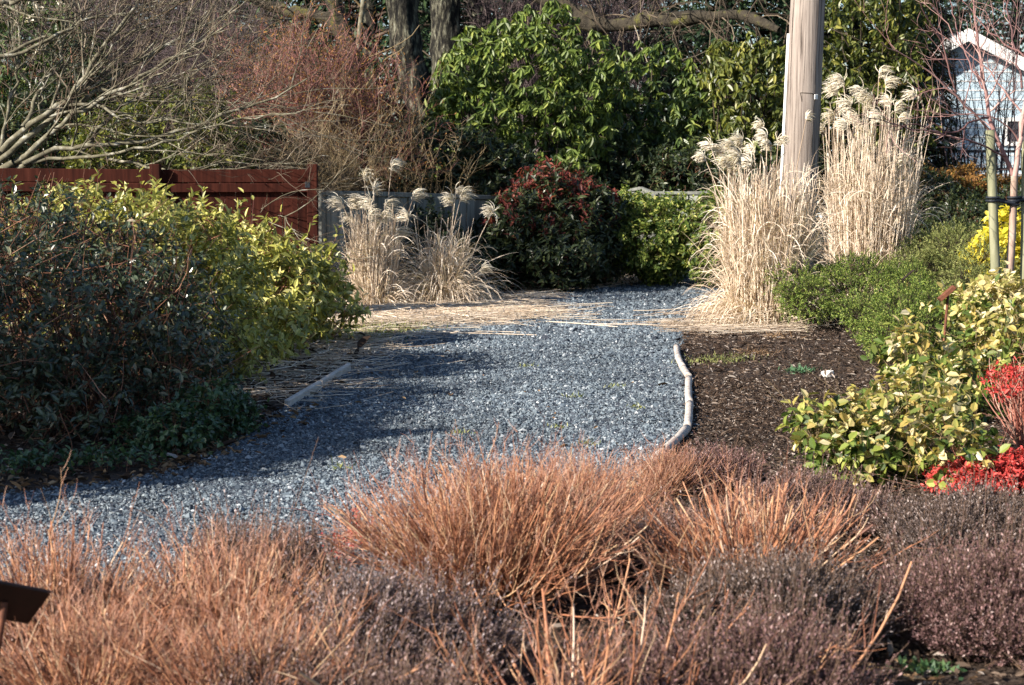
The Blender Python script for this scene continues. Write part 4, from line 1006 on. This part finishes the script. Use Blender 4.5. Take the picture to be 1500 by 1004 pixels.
shrub('dark_evergreen', 'dark evergreen bush behind the lower maple branches at left', 'shrub', [lobe(90, 200, 22.5, 90, 90, .9), lobe(130, 130, 23.5, 60, 70, .8), lobe(10, 230, 22, 80, 60, .7), lobe(390, 230, 22.5, 60, 50, .7)], 97, 1500, .14, 9, .07, .03, mt['leaf_photinia'], mt['twig_dark'], nstem=24, stemr=.012)
shrub('dark_evergreen', 'shadowed evergreen bush under the largest rhododendron', 'shrub', [lobe(640, 235, 24.4, 85, 50, .7), lobe(720, 250, 24.6, 70, 45, .7), lobe(560, 250, 23.6, 70, 40, .6)], 98, 1300, .14, 9, .075, .034, mt['leaf_photinia'], mt['twig_dark'], nstem=20, stemr=.012)
shrub('dark_evergreen', 'shadowed evergreen bush behind the middle grey fence', 'shrub', [lobe(980, 265, 26.2, 110, 50, .7), lobe(1120, 275, 25.4, 90, 60, .6), lobe(860, 270, 26.2, 70, 40, .6)], 99, 1500, .14, 9, .075, .034, mt['leaf_photinia'], mt['twig_dark'], nstem=20, stemr=.012)
shrub('round_hedge', 'dark green rounded hedge in front of the white house', 'hedge', [lobe(1400, 330, 27, 60, 38, .8), lobe(1370, 300, 28, 45, 45, .8), lobe(1440, 320, 28, 55, 42, .8), lobe(1500, 330, 28, 50, 45, .8)], 100, 2400, .12, 9, .06, .03, mt['leaf_photinia'], mt['twig_dark'], nstem=16, stemr=.01)
shrub('rust_hedge', 'rusty orange hedge below the white house', 'hedge', [lobe(1400, 285, 33, 50, 26, .8), lobe(1460, 290, 33, 55, 30, .8), lobe(1360, 295, 33, 40, 28, .8), lobe(1520, 285, 33, 40, 34, .8)], 101, 1800, .14, 8, .07, .034, (mt['leaf_olive'], mt['leaf_rust']), mt['twig_red'], nstem=24, stemr=.01, bare=160, barelen=(.3, .7), extra=.35)

# ------------------------------------------------------------------ bare twig thickets
def thicket(name, label, cat, base, lobes, seed, nst, mats, per=(7, 6, 3), r0=.012, buds=None, lens=((.4, 1.0), (.18, .5), (.08, .24)), group=None):
    rng = np.random.default_rng(seed); base = np.asarray(base, float)
    root = thing(name, base, label, cat, group)
    p, d = sample_lobes(lobes, nst, rng, .7, .15, .1)
    st = base + np.stack((rng.normal(size=nst) * .3, rng.normal(size=nst) * .2, np.zeros(nst)), 1); st[:, :2] += (p[:, :2] - base[:2]) * .55
    mid = st * .45 + p * .55 + rng.normal(size=(nst, 3)) * .12
    P_ = np.stack([poly(q, 9) for q in np.stack((st, mid, p), 1)]); Rr = np.linspace(1, .3, 9)[None] * r0 * rng.uniform(.6, 1.2, (nst, 1))
    mb = MB(); mb.tubes(P_, Rr, 5)
    P2, R2 = grow(P_, Rr, per[0], lens[0], (.3, 1.0), rng, 7, .06, .35, .2, .6, .003); mb.tubes(P2, R2, 4)
    mb.build('branches', mt[mats[0]], root, base, smooth=True)
    P3, R3 = grow(P2, R2, per[1], lens[1], (.3, 1.1), rng, 6, .05, .15, .22, .7, .0028)
    P4, R4 = grow(P3, R3, per[2], lens[2], (.3, 1.1), rng, 4, .05, .2, .2, .8, .0024)
    tb = MB(); tb.tubes(P3, R3, 3); tb.tubes(P4, R4, 3); tb.build('twigs', mt[mats[1]], root, base)
    if buds:
        tips = np.concatenate((P4[:, -1], P3[:, -1])); d = norm(rng.normal(size=tips.shape) + np.array((0, 0, .6)))
        bb = MB(); bb.leaves(tips, d, rng.normal(size=tips.shape), .035 * rng.uniform(.5, 1.5, len(tips)), .014); bb.build('buds', mt[buds], root, base)
    return root
def xy(px, Y): q = at(px, 300, Y); return (q[0], q[1], 0)
thicket('red_twig_shrub', 'tall thicket of reddish bare twigs above the end of the red fence', 'shrub', xy(480, 23.5), [lobe(460, 140, 23.5, 105, 75, .9), lobe(530, 200, 23.5, 62, 55, .8), lobe(400, 170, 23.5, 85, 70, .8), lobe(420, 118, 24, 65, 30, .7)], 111, 76, ('twig_red', 'twig_red'), (8, 7, 3), buds='leaf_rust')
thicket('tan_twig_shrub', 'tan bare twig thicket right behind the low grey fence', 'shrub', xy(500, 22.3), [lobe(500, 240, 22.3, 55, 45, .5), lobe(590, 230, 23.2, 60, 45, .5), lobe(440, 230, 21.6, 50, 40, .5)], 112, 30, ('twig_tan', 'twig_tan'), (6, 5, 2), .008)
thicket('bare_tree', 'purple brown haze of bare twigs high behind the maple', 'tree', xy(260, 29), [lobe(250, 70, 29, 140, 110, 1.4), lobe(330, 130, 28.5, 90, 90, 1.1), lobe(150, 60, 29, 110, 90, 1.2)], 113, 90, ('twig_purple', 'twig_purple'), (8, 7, 3), .02, lens=((.6, 1.3), (.3, .7), (.12, .3)))
thicket('bare_tree', 'bare purple twigged tree above the largest rhododendron', 'tree', xy(800, 32), [lobe(800, 10, 32, 120, 70, 1.4), lobe(900, 0, 32, 90, 60, 1.2)], 114, 50, ('twig_purple', 'twig_purple'), (8, 7, 3), .03, lens=((.6, 1.3), (.3, .7), (.12, .3)))
thicket('bare_tree', 'bare twigged tree standing in front of the white house gable', 'tree', xy(1440, 35), [lobe(1430, 90, 35, 95, 120, 1.2), lobe(1480, 30, 35, 70, 80, 1.2)], 115, 24, ('twig_purple', 'twig_purple'), (5, 4, 2), .02, lens=((.6, 1.3), (.3, .7), (.12, .3)))

# ------------------------------------------------------------------ maple at the left with lichen-pale limbs
MY = 18.9
rng = np.random.default_rng(121)
mbase = np.array(xy(-170, MY + .3))
maple = thing('maple_tree', mbase, 'bare spreading maple with pale lichened limbs over the red fence', 'tree')
MAINS = [([(0, 222), (38, 185), (62, 170), (100, 150), (118, 122), (140, 80), (175, 45), (205, 0), (225, -50)], 9, 0), ([(-5, 240), (45, 200), (90, 160), (150, 130), (190, 100), (235, 65), (290, 45), (350, 10)], 9, .2),
         ([(20, 238), (60, 212), (110, 165), (145, 150), (200, 115), (260, 85), (300, 58), (340, 30)], 8, -.2), ([(35, 242), (75, 216), (130, 215), (200, 209), (250, 197), (300, 180), (350, 160), (400, 145), (450, 115)], 7, -.5),
         ([(48, 236), (115, 230), (160, 228), (215, 214), (260, 205), (330, 176), (420, 168)], 5, -.8), ([(115, 226), (150, 185), (172, 160), (200, 140), (260, 128), (330, 112)], 6.5, .1), ([(35, 186), (58, 130), (80, 105), (92, 80), (96, 40), (110, -10)], 6, .6),
         ([(-20, 88), (50, 75), (90, 45), (130, 30), (200, 15), (290, 0)], 5.5, .3), ([(-20, 6), (30, 2), (80, -20)], 8, 0), ([(100, 152), (135, 150), (180, 174), (240, 178), (340, 186)], 4.5, -.4), ([(155, 229), (205, 243), (255, 256), (340, 244), (430, 262)], 4, -1.0),
         ([(200, 242), (250, 278), (300, 300), (360, 312), (420, 318)], 2.6, -1.3), ([(-30, 110), (30, 65), (90, 45), (190, 52), (300, 20)], 5, .5), ([(90, 160), (130, 125), (160, 70), (240, 20)], 4.5, .2), ([(150, 130), (220, 150), (300, 148), (380, 150)], 3.5, -.3),
         ([(0, 222), (10, 160), (30, 110), (25, 50), (50, -20)], 5, .5), ([(62, 170), (65, 110), (70, 60)], 3, .3)]
mb = MB(); allP, allR = [], []
for pts, wpx, dy in MAINS:
    k = len(pts)
    P_ = poly([at(x, y, MY + dy * i / (k - 1)) for i, (x, y) in enumerate(pts)], 18)
    P_ += np.stack((rng.normal(size=18) * .012, rng.normal(size=18) * .03, rng.normal(size=18) * .012), 1)
    rr = np.linspace(1, .28, 18) * wpx / 2 * MY / FPX * 1.15
    mb.tubes(P_, rr, 8); allP.append(P_); allR.append(rr)
allP, allR = np.array(allP), np.array(allR)
P2, R2 = grow(allP, allR, 12, (.4, 1.5), (.25, .8), rng, 9, .02, .12, .12, .5, .005)
mb.tubes(P2, R2, 5)
mb.build('branches', mt['maple_bark'], maple, mbase, smooth=True)
tk = MB()
for tgt, wd in (((0, 222), .06), ((20, 238), .07), ((48, 236), .05), ((-20, 88), .05), ((-20, 6), .06), ((-30, 110), .05)):
    P_ = poly([mbase + np.array((rng.normal() * .05, 0, 0)), mbase + np.array((.05, 0, .7)), at(*tgt, MY)], 12); tk.tubes(P_, np.linspace(wd * 1.7, wd * .55, 12), 10)
tk.build('trunk', mt['maple_bark'], maple, mbase, smooth=True)
P3, R3 = grow(P2, R2, 5, (.2, .7), (.3, 1.0), rng, 7, .02, .15, .16, .7, .0032)
P4, R4 = grow(P3, R3, 3, (.1, .35), (.3, 1.0), rng, 5, .02, .2, .18, .8, .0024)
tb = MB(); tb.tubes(P3, R3, 3); tb.tubes(P4, R4, 3); tb.build('twigs', mt['maple_twig'], maple, mbase)

# ------------------------------------------------------------------ staked young tree at the right
SY = 14.2
def round_post(name, A, B, r, mat, label, cat, group=None):
    base = np.array((A[0], A[1], 0.0)); mb = MB(); cyl_between(mb, A, B, r, r * .96, 20, 14)
    return tag(mb.build(name, mat, None, base, smooth=True), label, cat, group)
sA, sB = at(1464, 535, SY), at(1450, 191, SY)
sA = sA + (sA - sB) / (sA[2] - sB[2]) * -sA[2]
round_post('wooden_stake', sA, sB, .036, mt['stake'], 'greenish round wooden stake with flat top left of the young tree', 'stake', 'wooden stakes of the young tree')
s2A, s2B = at(1500, 520, SY + .1), at(1504, 205, SY + .1); s2A = s2A + (s2A - s2B) / (s2A[2] - s2B[2]) * -s2A[2]
round_post('wooden_stake', s2A, s2B, .036, mt['stake'], 'greenish round wooden stake cut by the right picture edge', 'stake', 'wooden stakes of the young tree')
tb_ = at(1474, 450, SY + .05); tb_[2] = 0; tb_[0] -= .01
yt = thing('young_tree', tb_, 'slim young tree with pinkish bark tied between two stakes', 'tree')
mb = MB()
fork = at(1486, 258, SY + .05)
P0 = poly([tb_, at(1477, 430, SY + .05), at(1483, 340, SY + .05), fork], 14); mb.tubes(P0, np.linspace(.034, .026, 14), 12); mb.build('trunk', mt['bark_smooth'], yt, tb_, smooth=True)
rng = np.random.default_rng(131)
BR = [([(1486, 260), (1472, 225), (1455, 195), (1445, 160), (1440, 120), (1430, 60), (1425, -20)], 7.5, .3), ([(1486, 260), (1494, 210), (1500, 160), (1512, 90), (1520, 0)], 8.5, -.1), ([(1460, 205), (1440, 180), (1400, 140), (1350, 95), (1303, 72), (1290, 62)], 4, -.5), ([(1448, 172), (1430, 175), (1405, 192), (1380, 196), (1355, 160)], 3.5, -.4),
      ([(1440, 130), (1418, 90), (1400, 40), (1390, 0)], 3, .4), ([(1445, 150), (1465, 110), (1480, 85), (1482, 60)], 3, .6), ([(1472, 230), (1440, 215), (1400, 200), (1350, 193), (1310, 182), (1270, 172)], 3, -.7), ([(1400, 140), (1380, 60), (1350, 15), (1340, -20)], 3, -.6),
      ([(1500, 170), (1470, 130), (1445, 100), (1400, 60), (1370, 10)], 3, .2), ([(1500, 130), (1480, 40), (1470, -20)], 3.5, .3), ([(1380, 196), (1340, 180), (1300, 195)], 2.5, -.5), ([(1494, 212), (1475, 180), (1440, 165), (1380, 170), (1340, 160)], 2.6, -.3), ([(1512, 90), (1480, 70), (1430, 30), (1400, -20)], 3, .1)]
bp, br_ = [], []
mb = MB()
for pts, wpx, dy in BR:
    k = len(pts); P_ = poly([at(x, y, SY + .05 + dy * i / (k - 1)) for i, (x, y) in enumerate(pts)], 14); P_ += rng.normal(size=P_.shape) * .006
    rr = np.linspace(1, .35, 14) * wpx / 2 * SY / FPX; mb.tubes(P_, rr, 8); bp.append(P_); br_.append(rr)
P2, R2 = grow(np.array(bp), np.array(br_), 6, (.15, .6), (.3, 1.0), rng, 7, .04, .2, .14, .55, .0025); mb.tubes(P2, R2, 5)
mb.build('branches', mt['twig_pink'], yt, tb_, smooth=True)
P3, R3 = grow(P2, R2, 3, (.05, .25), (.3, 1.1), rng, 5, .04, .2, .18, .7, .0018); tb = MB(); tb.tubes(P3, R3, 3); tb.build('twigs', mt['twig_pink'], yt, tb_)
def strap_loop(name, c1, r1, c2, r2, label):
    mb = MB(); base = (np.array(c1) + np.array(c2)) / 2
    for zz in (-.012, .012):
        a = np.linspace(0, 2 * np.pi, 26)
        for c, r in ((c1, r1), (c2, r2)):
            P_ = np.stack((c[0] + np.cos(a) * r, c[1] + np.sin(a) * r, c[2] + zz + 0 * a), 1); mb.tubes(P_, np.full(26, .009), 6)
    for y in (-1, 1):
        mb.tubes(np.stack((np.array(c1) + np.array((0, y * r1, 0)), (np.array(c1) + np.array(c2)) / 2 + np.array((0, y * .02, .008 * y)), np.array(c2) + np.array((0, y * r2, 0)))), np.full(3, .013), 6)
    return tag(mb.build(name, mt['strap'], None, base, smooth=True), label, 'tree tie', 'black ties holding the young tree')
def on(A, B, z): return A + (B - A) * (z - A[2]) / (B[2] - A[2])
z_ = at(1455, 292, SY)[2]
c1 = on(sA, sB, z_); i = np.argmin(abs(P0[:, 2] - z_)); c2 = P0[i].copy(); c2[2] = z_ - .03; c3 = on(s2A, s2B, z_)
strap_loop('tree_tie', c1, .046, c2, .04, 'black rubber tie from the left stake to the young trunk')
strap_loop('tree_tie', c2 + np.array((0, 0, .03)), .042, c3, .046, 'black rubber tie from the young trunk to the right stake')

# ------------------------------------------------------------------ old trees behind
def old_tree(label, trunk, rpx, Y, seed, limbs=(), mat='bark', twig='twig_dark', hang=False, group='old trees with rough bark behind the shrubs', nsub=4):
    rng = np.random.default_rng(seed)
    pts = [at(x, y, Y) for x, y in trunk]; pts[0][2] = 0
    base = pts[0].copy()
    root = thing('old_tree', base, label, 'tree', group)
    P_ = poly(pts, 40); r = np.interp(np.linspace(0, 1, 40), np.linspace(0, 1, len(rpx)), rpx) * Y / FPX
    r = r * (1 + .07 * np.sin(np.arange(40) * 1.3 + seed) + rng.normal(size=40) * .03)
    mb = MB(); n0 = mb.n; mb.tubes(P_, r, 22)
    v = mb.v[-1].reshape(40, 22, 3); ctr = P_[:, None, :]
    a = np.arange(22) / 22 * 6.283; fl = 1 + .09 * np.sin(a * 5 + seed)[None, :] + .06 * np.sin(a * 9 + np.arange(40)[:, None] * .7) + rng.normal(size=(40, 22)) * .035
    mb.v[-1] = (ctr + (v - ctr) * fl[..., None]).reshape(-1, 3)
    mb.build('trunk', mt[mat], root, base, smooth=True)
    for pts, w0, w1, dy, lm in limbs:
        k = len(pts); L_ = poly([at(x, y, Y + dy * i / (k - 1)) for i, (x, y) in enumerate(pts)], 20); L_ += rng.normal(size=L_.shape) * .02
        rr = np.linspace(w0, w1, 20) / 2 * Y / FPX * (1 + rng.normal(size=20) * .16)
        mb = MB(); mb.tubes(L_, rr, 12)
        mb.build('limb', mt[lm], root, base, smooth=True)
        P2, R2 = grow(L_[None], rr[None], 44 if hang else 14, (.6, 2.2) if hang else (.5, 1.5), (.5, 1.4), rng, 9, -.17 if hang else .02, .15, .2, .35, .006, .98)
        R2 = np.minimum(R2, .008)
        P3, R3 = grow(P2, R2, nsub, (.2, .7), (.3, 1.0), rng, 6, -.08 if hang else .03, .2, .2, .6, .004)
        tb = MB(); tb.tubes(P2, R2, 4); tb.tubes(P3, R3, 3); tb.build('twigs', mt[twig], root, base)
    return root
old_tree('leaning rough barked trunk with a sunlit left side, left of the largest rhododendron', [(640, 400), (622, 200), (610, 130), (596, 75), (590, 20), (588, -60), (580, -160)], [26, 23, 20, 20, 22, 22, 20], 28, 141)
old_tree('wide furrowed grey trunk behind the leaning trunk', [(656, 400), (655, 200), (654, 60), (652, -20), (650, -160)], [26, 24, 21, 21, 20], 31, 142,
         limbs=[([(690, -60), (800, -10), (870, 46), (915, 34), (960, 26), (1010, 34), (1060, 14), (1100, 27), (1138, 42)], 40, 9, -3, 'bark_moss'), ([(690, -60), (800, -60), (900, -45), (1000, -55), (1080, -40), (1160, -60)], 24, 9, -3.5, 'bark_moss')], hang=True, twig='maple_twig')
old_tree('slimmer grey trunk peeking over the largest rhododendron', [(700, 400), (701, 200), (702, 60), (704, -20), (708, -160)], [17, 17, 16, 16, 15], 33, 143)
old_tree('dark mossy tree whose limb bends left over the red twig thicket', [(545, 400), (525, 160), (514, 90), (505, 50), (492, 20), (480, -60)], [15, 15, 14, 13, 12, 10], 24.4, 144, mat='bark_moss',
         limbs=[([(505, 52), (480, 26), (440, 22), (410, 14), (370, -4), (300, -40)], 20, 12, .4, 'bark_moss')], twig='twig_tan')
rng = np.random.default_rng(145)
b = np.array(xy(520, 25.5)); bt = thing('birch_sapling', b, 'thin pale sapling trunk in front of the dark conifer', 'tree')
P_ = poly([b, at(519, 150, 25.5), at(524, 65, 25.5), at(530, 20, 25.5), at(538, -40, 25.5), at(545, -120, 25.5)], 20); mb = MB(); mb.tubes(P_, np.linspace(.05, .03, 20), 10); mb.build('trunk', mt['maple_bark'], bt, b, smooth=True)
P2, R2 = grow(P_[None], np.linspace(.05, .03, 20)[None], 14, (.4, 1.2), (.4, 1.0), rng, 7, .03, .3, .15, .35, .004); mb = MB(); mb.tubes(P2, R2, 4); mb.build('twigs', mt['twig_tan'], bt, b)

# ------------------------------------------------------------------ conifers behind everything
GCF = 'dark conifers closing the background'
def conifer_mesh(seed, H, R, needle, n_wh=26, per=9):
    rng = np.random.default_rng(seed)
    lv = np.repeat(np.linspace(.06, .98, n_wh), per); n = len(lv)
    a = rng.uniform(0, 6.28, n); z = lv * H + rng.normal(size=n) * .12
    l = R * (1 - lv) ** .8 * rng.uniform(.65, 1.15, n) + .25
    d = np.stack((np.cos(a), np.sin(a), rng.uniform(-.1, .35, n)), 1); d = norm(d)
    p = np.stack((np.zeros(n), np.zeros(n), z), 1); out = [p]
    for j in range(7):
        out.append(out[-1] + d * (l / 7)[:, None]); d = norm(d + np.array((0, 0, -.1)) + rng.normal(size=d.shape) * .05)
    P_ = np.stack(out, 1)
    Rr = np.linspace(1, .3, 8)[None] * (.012 + .012 * l[:, None])
    br = MB(); br.tubes(P_, Rr, 4)
    P2, R2 = grow(P_, Rr, 9, (.25, .7), (.6, 1.1), rng, 5, -.1, .2, .12, .4, .004)
    fo = MB()
    nn = len(P2)
    for j in range(7):
        t = rng.uniform(.3, 3.95, nn); i0 = t.astype(int); f = (t - i0)[:, None]
        p = P2[np.arange(nn), i0] * (1 - f) + P2[np.arange(nn), i0 + 1] * f; T = norm(P2[np.arange(nn), i0 + 1] - P2[np.arange(nn), i0])
        dd = norm(T + perp(T, rng) * .8 + np.array((0, 0, -.15)))
        fo.diamonds(p, dd, rng.normal(size=(nn, 3)) * .5 + np.array((0, 0, 1)), needle * rng.uniform(.6, 1.3, nn), needle * .3)
    trk = MB(); trk.tubes(np.array([(0, 0, 0), (0.02, 0, H * .3), (0, .02, H * .6), (0, 0, H)]), np.array((.16, .12, .08, .02)) * H / 8, 12)
    return br, fo, trk
protos = []
for sd, (H, R, nd, mt_) in enumerate(((9, 2.1, .16, 'conifer'), (8, 2.6, .17, 'cedar'), (7, 1.9, .14, 'conifer'))):
    br, fo, trk = conifer_mesh(150 + sd, H, R, nd)
    protos.append((br, fo, trk, mt_))
made = {}
def conifer(kind, px, Y, s, rz, label):
    if kind not in made:
        br, fo, trk, m1 = protos[kind]
        root = thing('conifer_tree', (0, 0, 0), label, 'conifer', GCF)
        fo.build('foliage', mt[m1], root); br.build('branches', mt['twig_black'], root); trk.build('trunk', mt['bark'], root, smooth=True)
        made[kind] = root
    else:
        src = made[kind]; root = src.copy(); C.objects.link(root); root['label'] = label
        for ch in list(src.children):
            c = ch.copy(); C.objects.link(c); c.parent = root
    root.location = xy(px, Y); root.rotation_euler = (0, 0, rz); root.scale = s if isinstance(s, tuple) else (s, s, s)
    return root
conifer(0, 60, 33, 1.0, 0, 'dark conifer behind the camellia at the far left')
conifer(2, 190, 36, 1.15, 1, 'dark conifer behind the purple twig haze')
conifer(0, 330, 38, 1.05, 2, 'dark conifer behind the right end of the purple twig haze')
conifer(2, 455, 34, 1.1, 3, 'dark conifer behind the red twig thicket')
conifer(0, 545, 33, 1.05, 4, 'green conifer between the mossy limb and the leaning trunk')
conifer(2, 690, 38, 1.1, 5, 'dark conifer behind the furrowed grey trunk')
conifer(0, 830, 40, .95, 1.5, 'dark conifer behind the bare tree above the largest rhododendron')
conifer(2, 960, 36, 1.1, 2.2, 'dark conifer above the middle rhododendron')
conifer(0, 1060, 33.5, 1.1, 3.1, 'blue green conifer behind the hanging mossy limb')
conifer(2, 1150, 34, 1.2, .5, 'dark conifer directly behind the utility pole')
conifer(0, 1250, 36, 1.1, 1.1, 'dark conifer behind the olive evergreen')
conifer(1, 1352, 36, (.46, .46, .62), 2.7, 'rusty tinted cedar left of the white house')
conifer(1, 1300, 33, (.36, .36, .5), .9, 'smaller rusty cedar beside the olive evergreen')
conifer(2, -60, 38, 1.3, 2.9, 'tall dark conifer outside the left picture edge')
conifer(0, 1480, 62, 1.4, 3.9, 'dark conifer behind the roof of the white house')
conifer(2, 1400, 60, 1.4, 1.9, 'dark conifer behind the gable of the white house')
conifer(0, 1580, 60, 1.5, .2, 'dark conifer behind the right end of the white house')
conifer(2, 620, 46, 1.5, .7, 'far dark conifer in the gap above the leaning trunk')
conifer(0, 760, 50, 1.35, 2.4, 'far dark conifer in the gap over the largest rhododendron')
conifer(2, 900, 50, 1.4, 4.4, 'far dark conifer under the mossy limb gap')
conifer(0, 400, 48, 1.35, 5.4, 'far dark conifer behind the red twigs')
conifer(2, 270, 48, 1.4, 3.3, 'far dark conifer behind the purple haze')
conifer(0, 120, 46, 1.3, .4, 'far dark conifer behind the maple')

# evergreen trees outside the frame on the left that shade the border
for (x, y, H, rx, ry, lab, sd) in ((-5.6, 7.3, 3.25, 1.0, 1.0, 'tall laurel outside the picture that shades the dark shrub', 161),):
    shrub('laurel', lab, 'shrub', [(np.array((x, y, H * .5)), np.array((rx, ry, H * .47))), (np.array((x + .3, y - .1, H * .35)), np.array((rx, ry, H * .35)))], sd, 2200, .2, 9, .12, .05, mt['leaf_rhodo_dark'], mt['twig_dark'], nstem=30, stemr=.02, shell=.6)
thicket('bare_tree', 'bare tree outside the picture that dapples the gravel', 'tree', (-9.2, 6.4, 0), [(np.array((-9.2, 6.0, 5.3)), np.array((1.5, 2.6, 1.3))), (np.array((-9.0, 8.0, 5.6)), np.array((1.3, 1.6, 1.0)))], 163, 30, ('twig_dark', 'twig_dark'), (6, 6, 2), .03, lens=((.6, 1.3), (.3, .7), (.12, .3)))

# ------------------------------------------------------------------ white house
HY = 46.0
hs = thing('white_house', xy(1470, HY), 'pale blue white gabled house behind the rust hedge', 'house')
hb = np.array(hs.location)
apex = at(1413, 52, HY); eL = at(1310, 100, HY); eR = at(1600, 152, HY)
slope = (apex[2] - eR[2]) / (eR[0] - apex[0]); eL = np.array((apex[0] - (eR[0] - apex[0]), HY, eR[2]))
D = 9.0
def slab(mb, pts_xz, y0, y1):
    n = len(pts_xz); v = [(x, y0, z) for x, z in pts_xz] + [(x, y1, z) for x, z in pts_xz]
    mb.add(v, [(i, i + 1, n + i + 1, n + i) for i in range(n - 1)] + [(n - 1, 0, n, 2 * n - 1)])
    # caps as fans
    mb.add(v[:n], None, [(0, i, i + 1) for i in range(1, n - 1)]); mb.add(v[n:], None, [(0, i + 1, i) for i in range(1, n - 1)])
mb = MB()
xL, xR = eL[0] + .35, eR[0] - .35
zL = apex[2] - slope * (apex[0] - xL) - .1
slab(mb, [(xL, 0), (xR, 0), (xR, zL), (apex[0], apex[2] - .1), (xL, zL)], HY, HY + D)
mb.build('wall', mt['house_wall'], hs, hb)
for sgn, e in ((-1, eL), (1, eR)):
    mb = MB(); slab(mb, [(apex[0], apex[2]), (e[0], e[2]), (e[0], e[2] + .12), (apex[0], apex[2] + .12)], HY - .35, HY + D + .3); mb.build('roof', mt['house_roof'], hs, hb)
    mb = MB(); slab(mb, [(apex[0], apex[2] - .16), (e[0], e[2] - .16), (e[0], e[2] + .14), (apex[0], apex[2] + .14)], HY - .41, HY - .353); mb.build('rake_board', mt['house_trim'], hs, hb)
mb = MB()   # siding laps
for z in np.arange(.3, apex[2] - .3, .22):
    hw = min((apex[2] - .25 - z) / slope, xR - apex[0] - .02)
    if hw > .2: mb.box((apex[0], HY - .008, z), (hw * 2, .012, .02))
mb.build('siding_lap', mt['house_trim'], hs, hb)
def hwin(x0, y0, x1, y1):
    A, B = at(x0, y1, HY), at(x1, y0, HY); c = (A + B) / 2; w, h = B[0] - A[0], B[2] - A[2]
    mb = MB(); t = .09
    for dx, dz, sx, sz in ((0, h / 2 + t / 2, w + 2 * t, t), (0, -h / 2 - t / 2, w + 2 * t, t), (-w / 2 - t / 2, 0, t, h), (w / 2 + t / 2, 0, t, h), (0, 0, .05, h)):
        mb.box((c[0] + dx, HY - .03, c[2] + dz), (sx, .08, sz))
    wf = mb.build('window', mt['house_trim'], hs, hb)
    mb = MB(); mb.box((c[0], HY - .012, c[2]), (w - .004, .02, h - .004)); mb.build('pane', mt['glass'], wf, hb)
hwin(1474, 178, 1530, 208); hwin(1378, 192, 1406, 210)
# deck rail in front of the house
rl = thing('deck_rail', xy(1440, 40), 'dark low picket rail in front of the white house', 'rail'); rb = np.array(rl.location)
A, B = at(1370, 222, 40), at(1540, 222, 40); zb = at(1400, 248, 40)[2]
mb = MB(); mb.box(((A[0] + B[0]) / 2, 40, A[2]), (B[0] - A[0], .07, .06)); mb.build('top_rail', mt['rail_dark'], rl, rb)
mb = MB(); mb.box(((A[0] + B[0]) / 2, 40, zb), (B[0] - A[0], .07, .06)); mb.build('bottom_rail', mt['rail_dark'], rl, rb)
mb = MB()
for x in np.arange(A[0], B[0], .14): mb.box((x, 40.06, (A[2] + zb) / 2), (.035, .03, A[2] - zb + .04))
mb.build('picket_panel', mt['rail_dark'], rl, rb)
for x in (A[0], (A[0] + B[0]) / 2, B[0]):
    mb = MB(); mb.box((x, 40, A[2] / 2 + .03), (.1, .1, A[2] + .06)); mb.build('post', mt['rail_dark'], rl, rb)
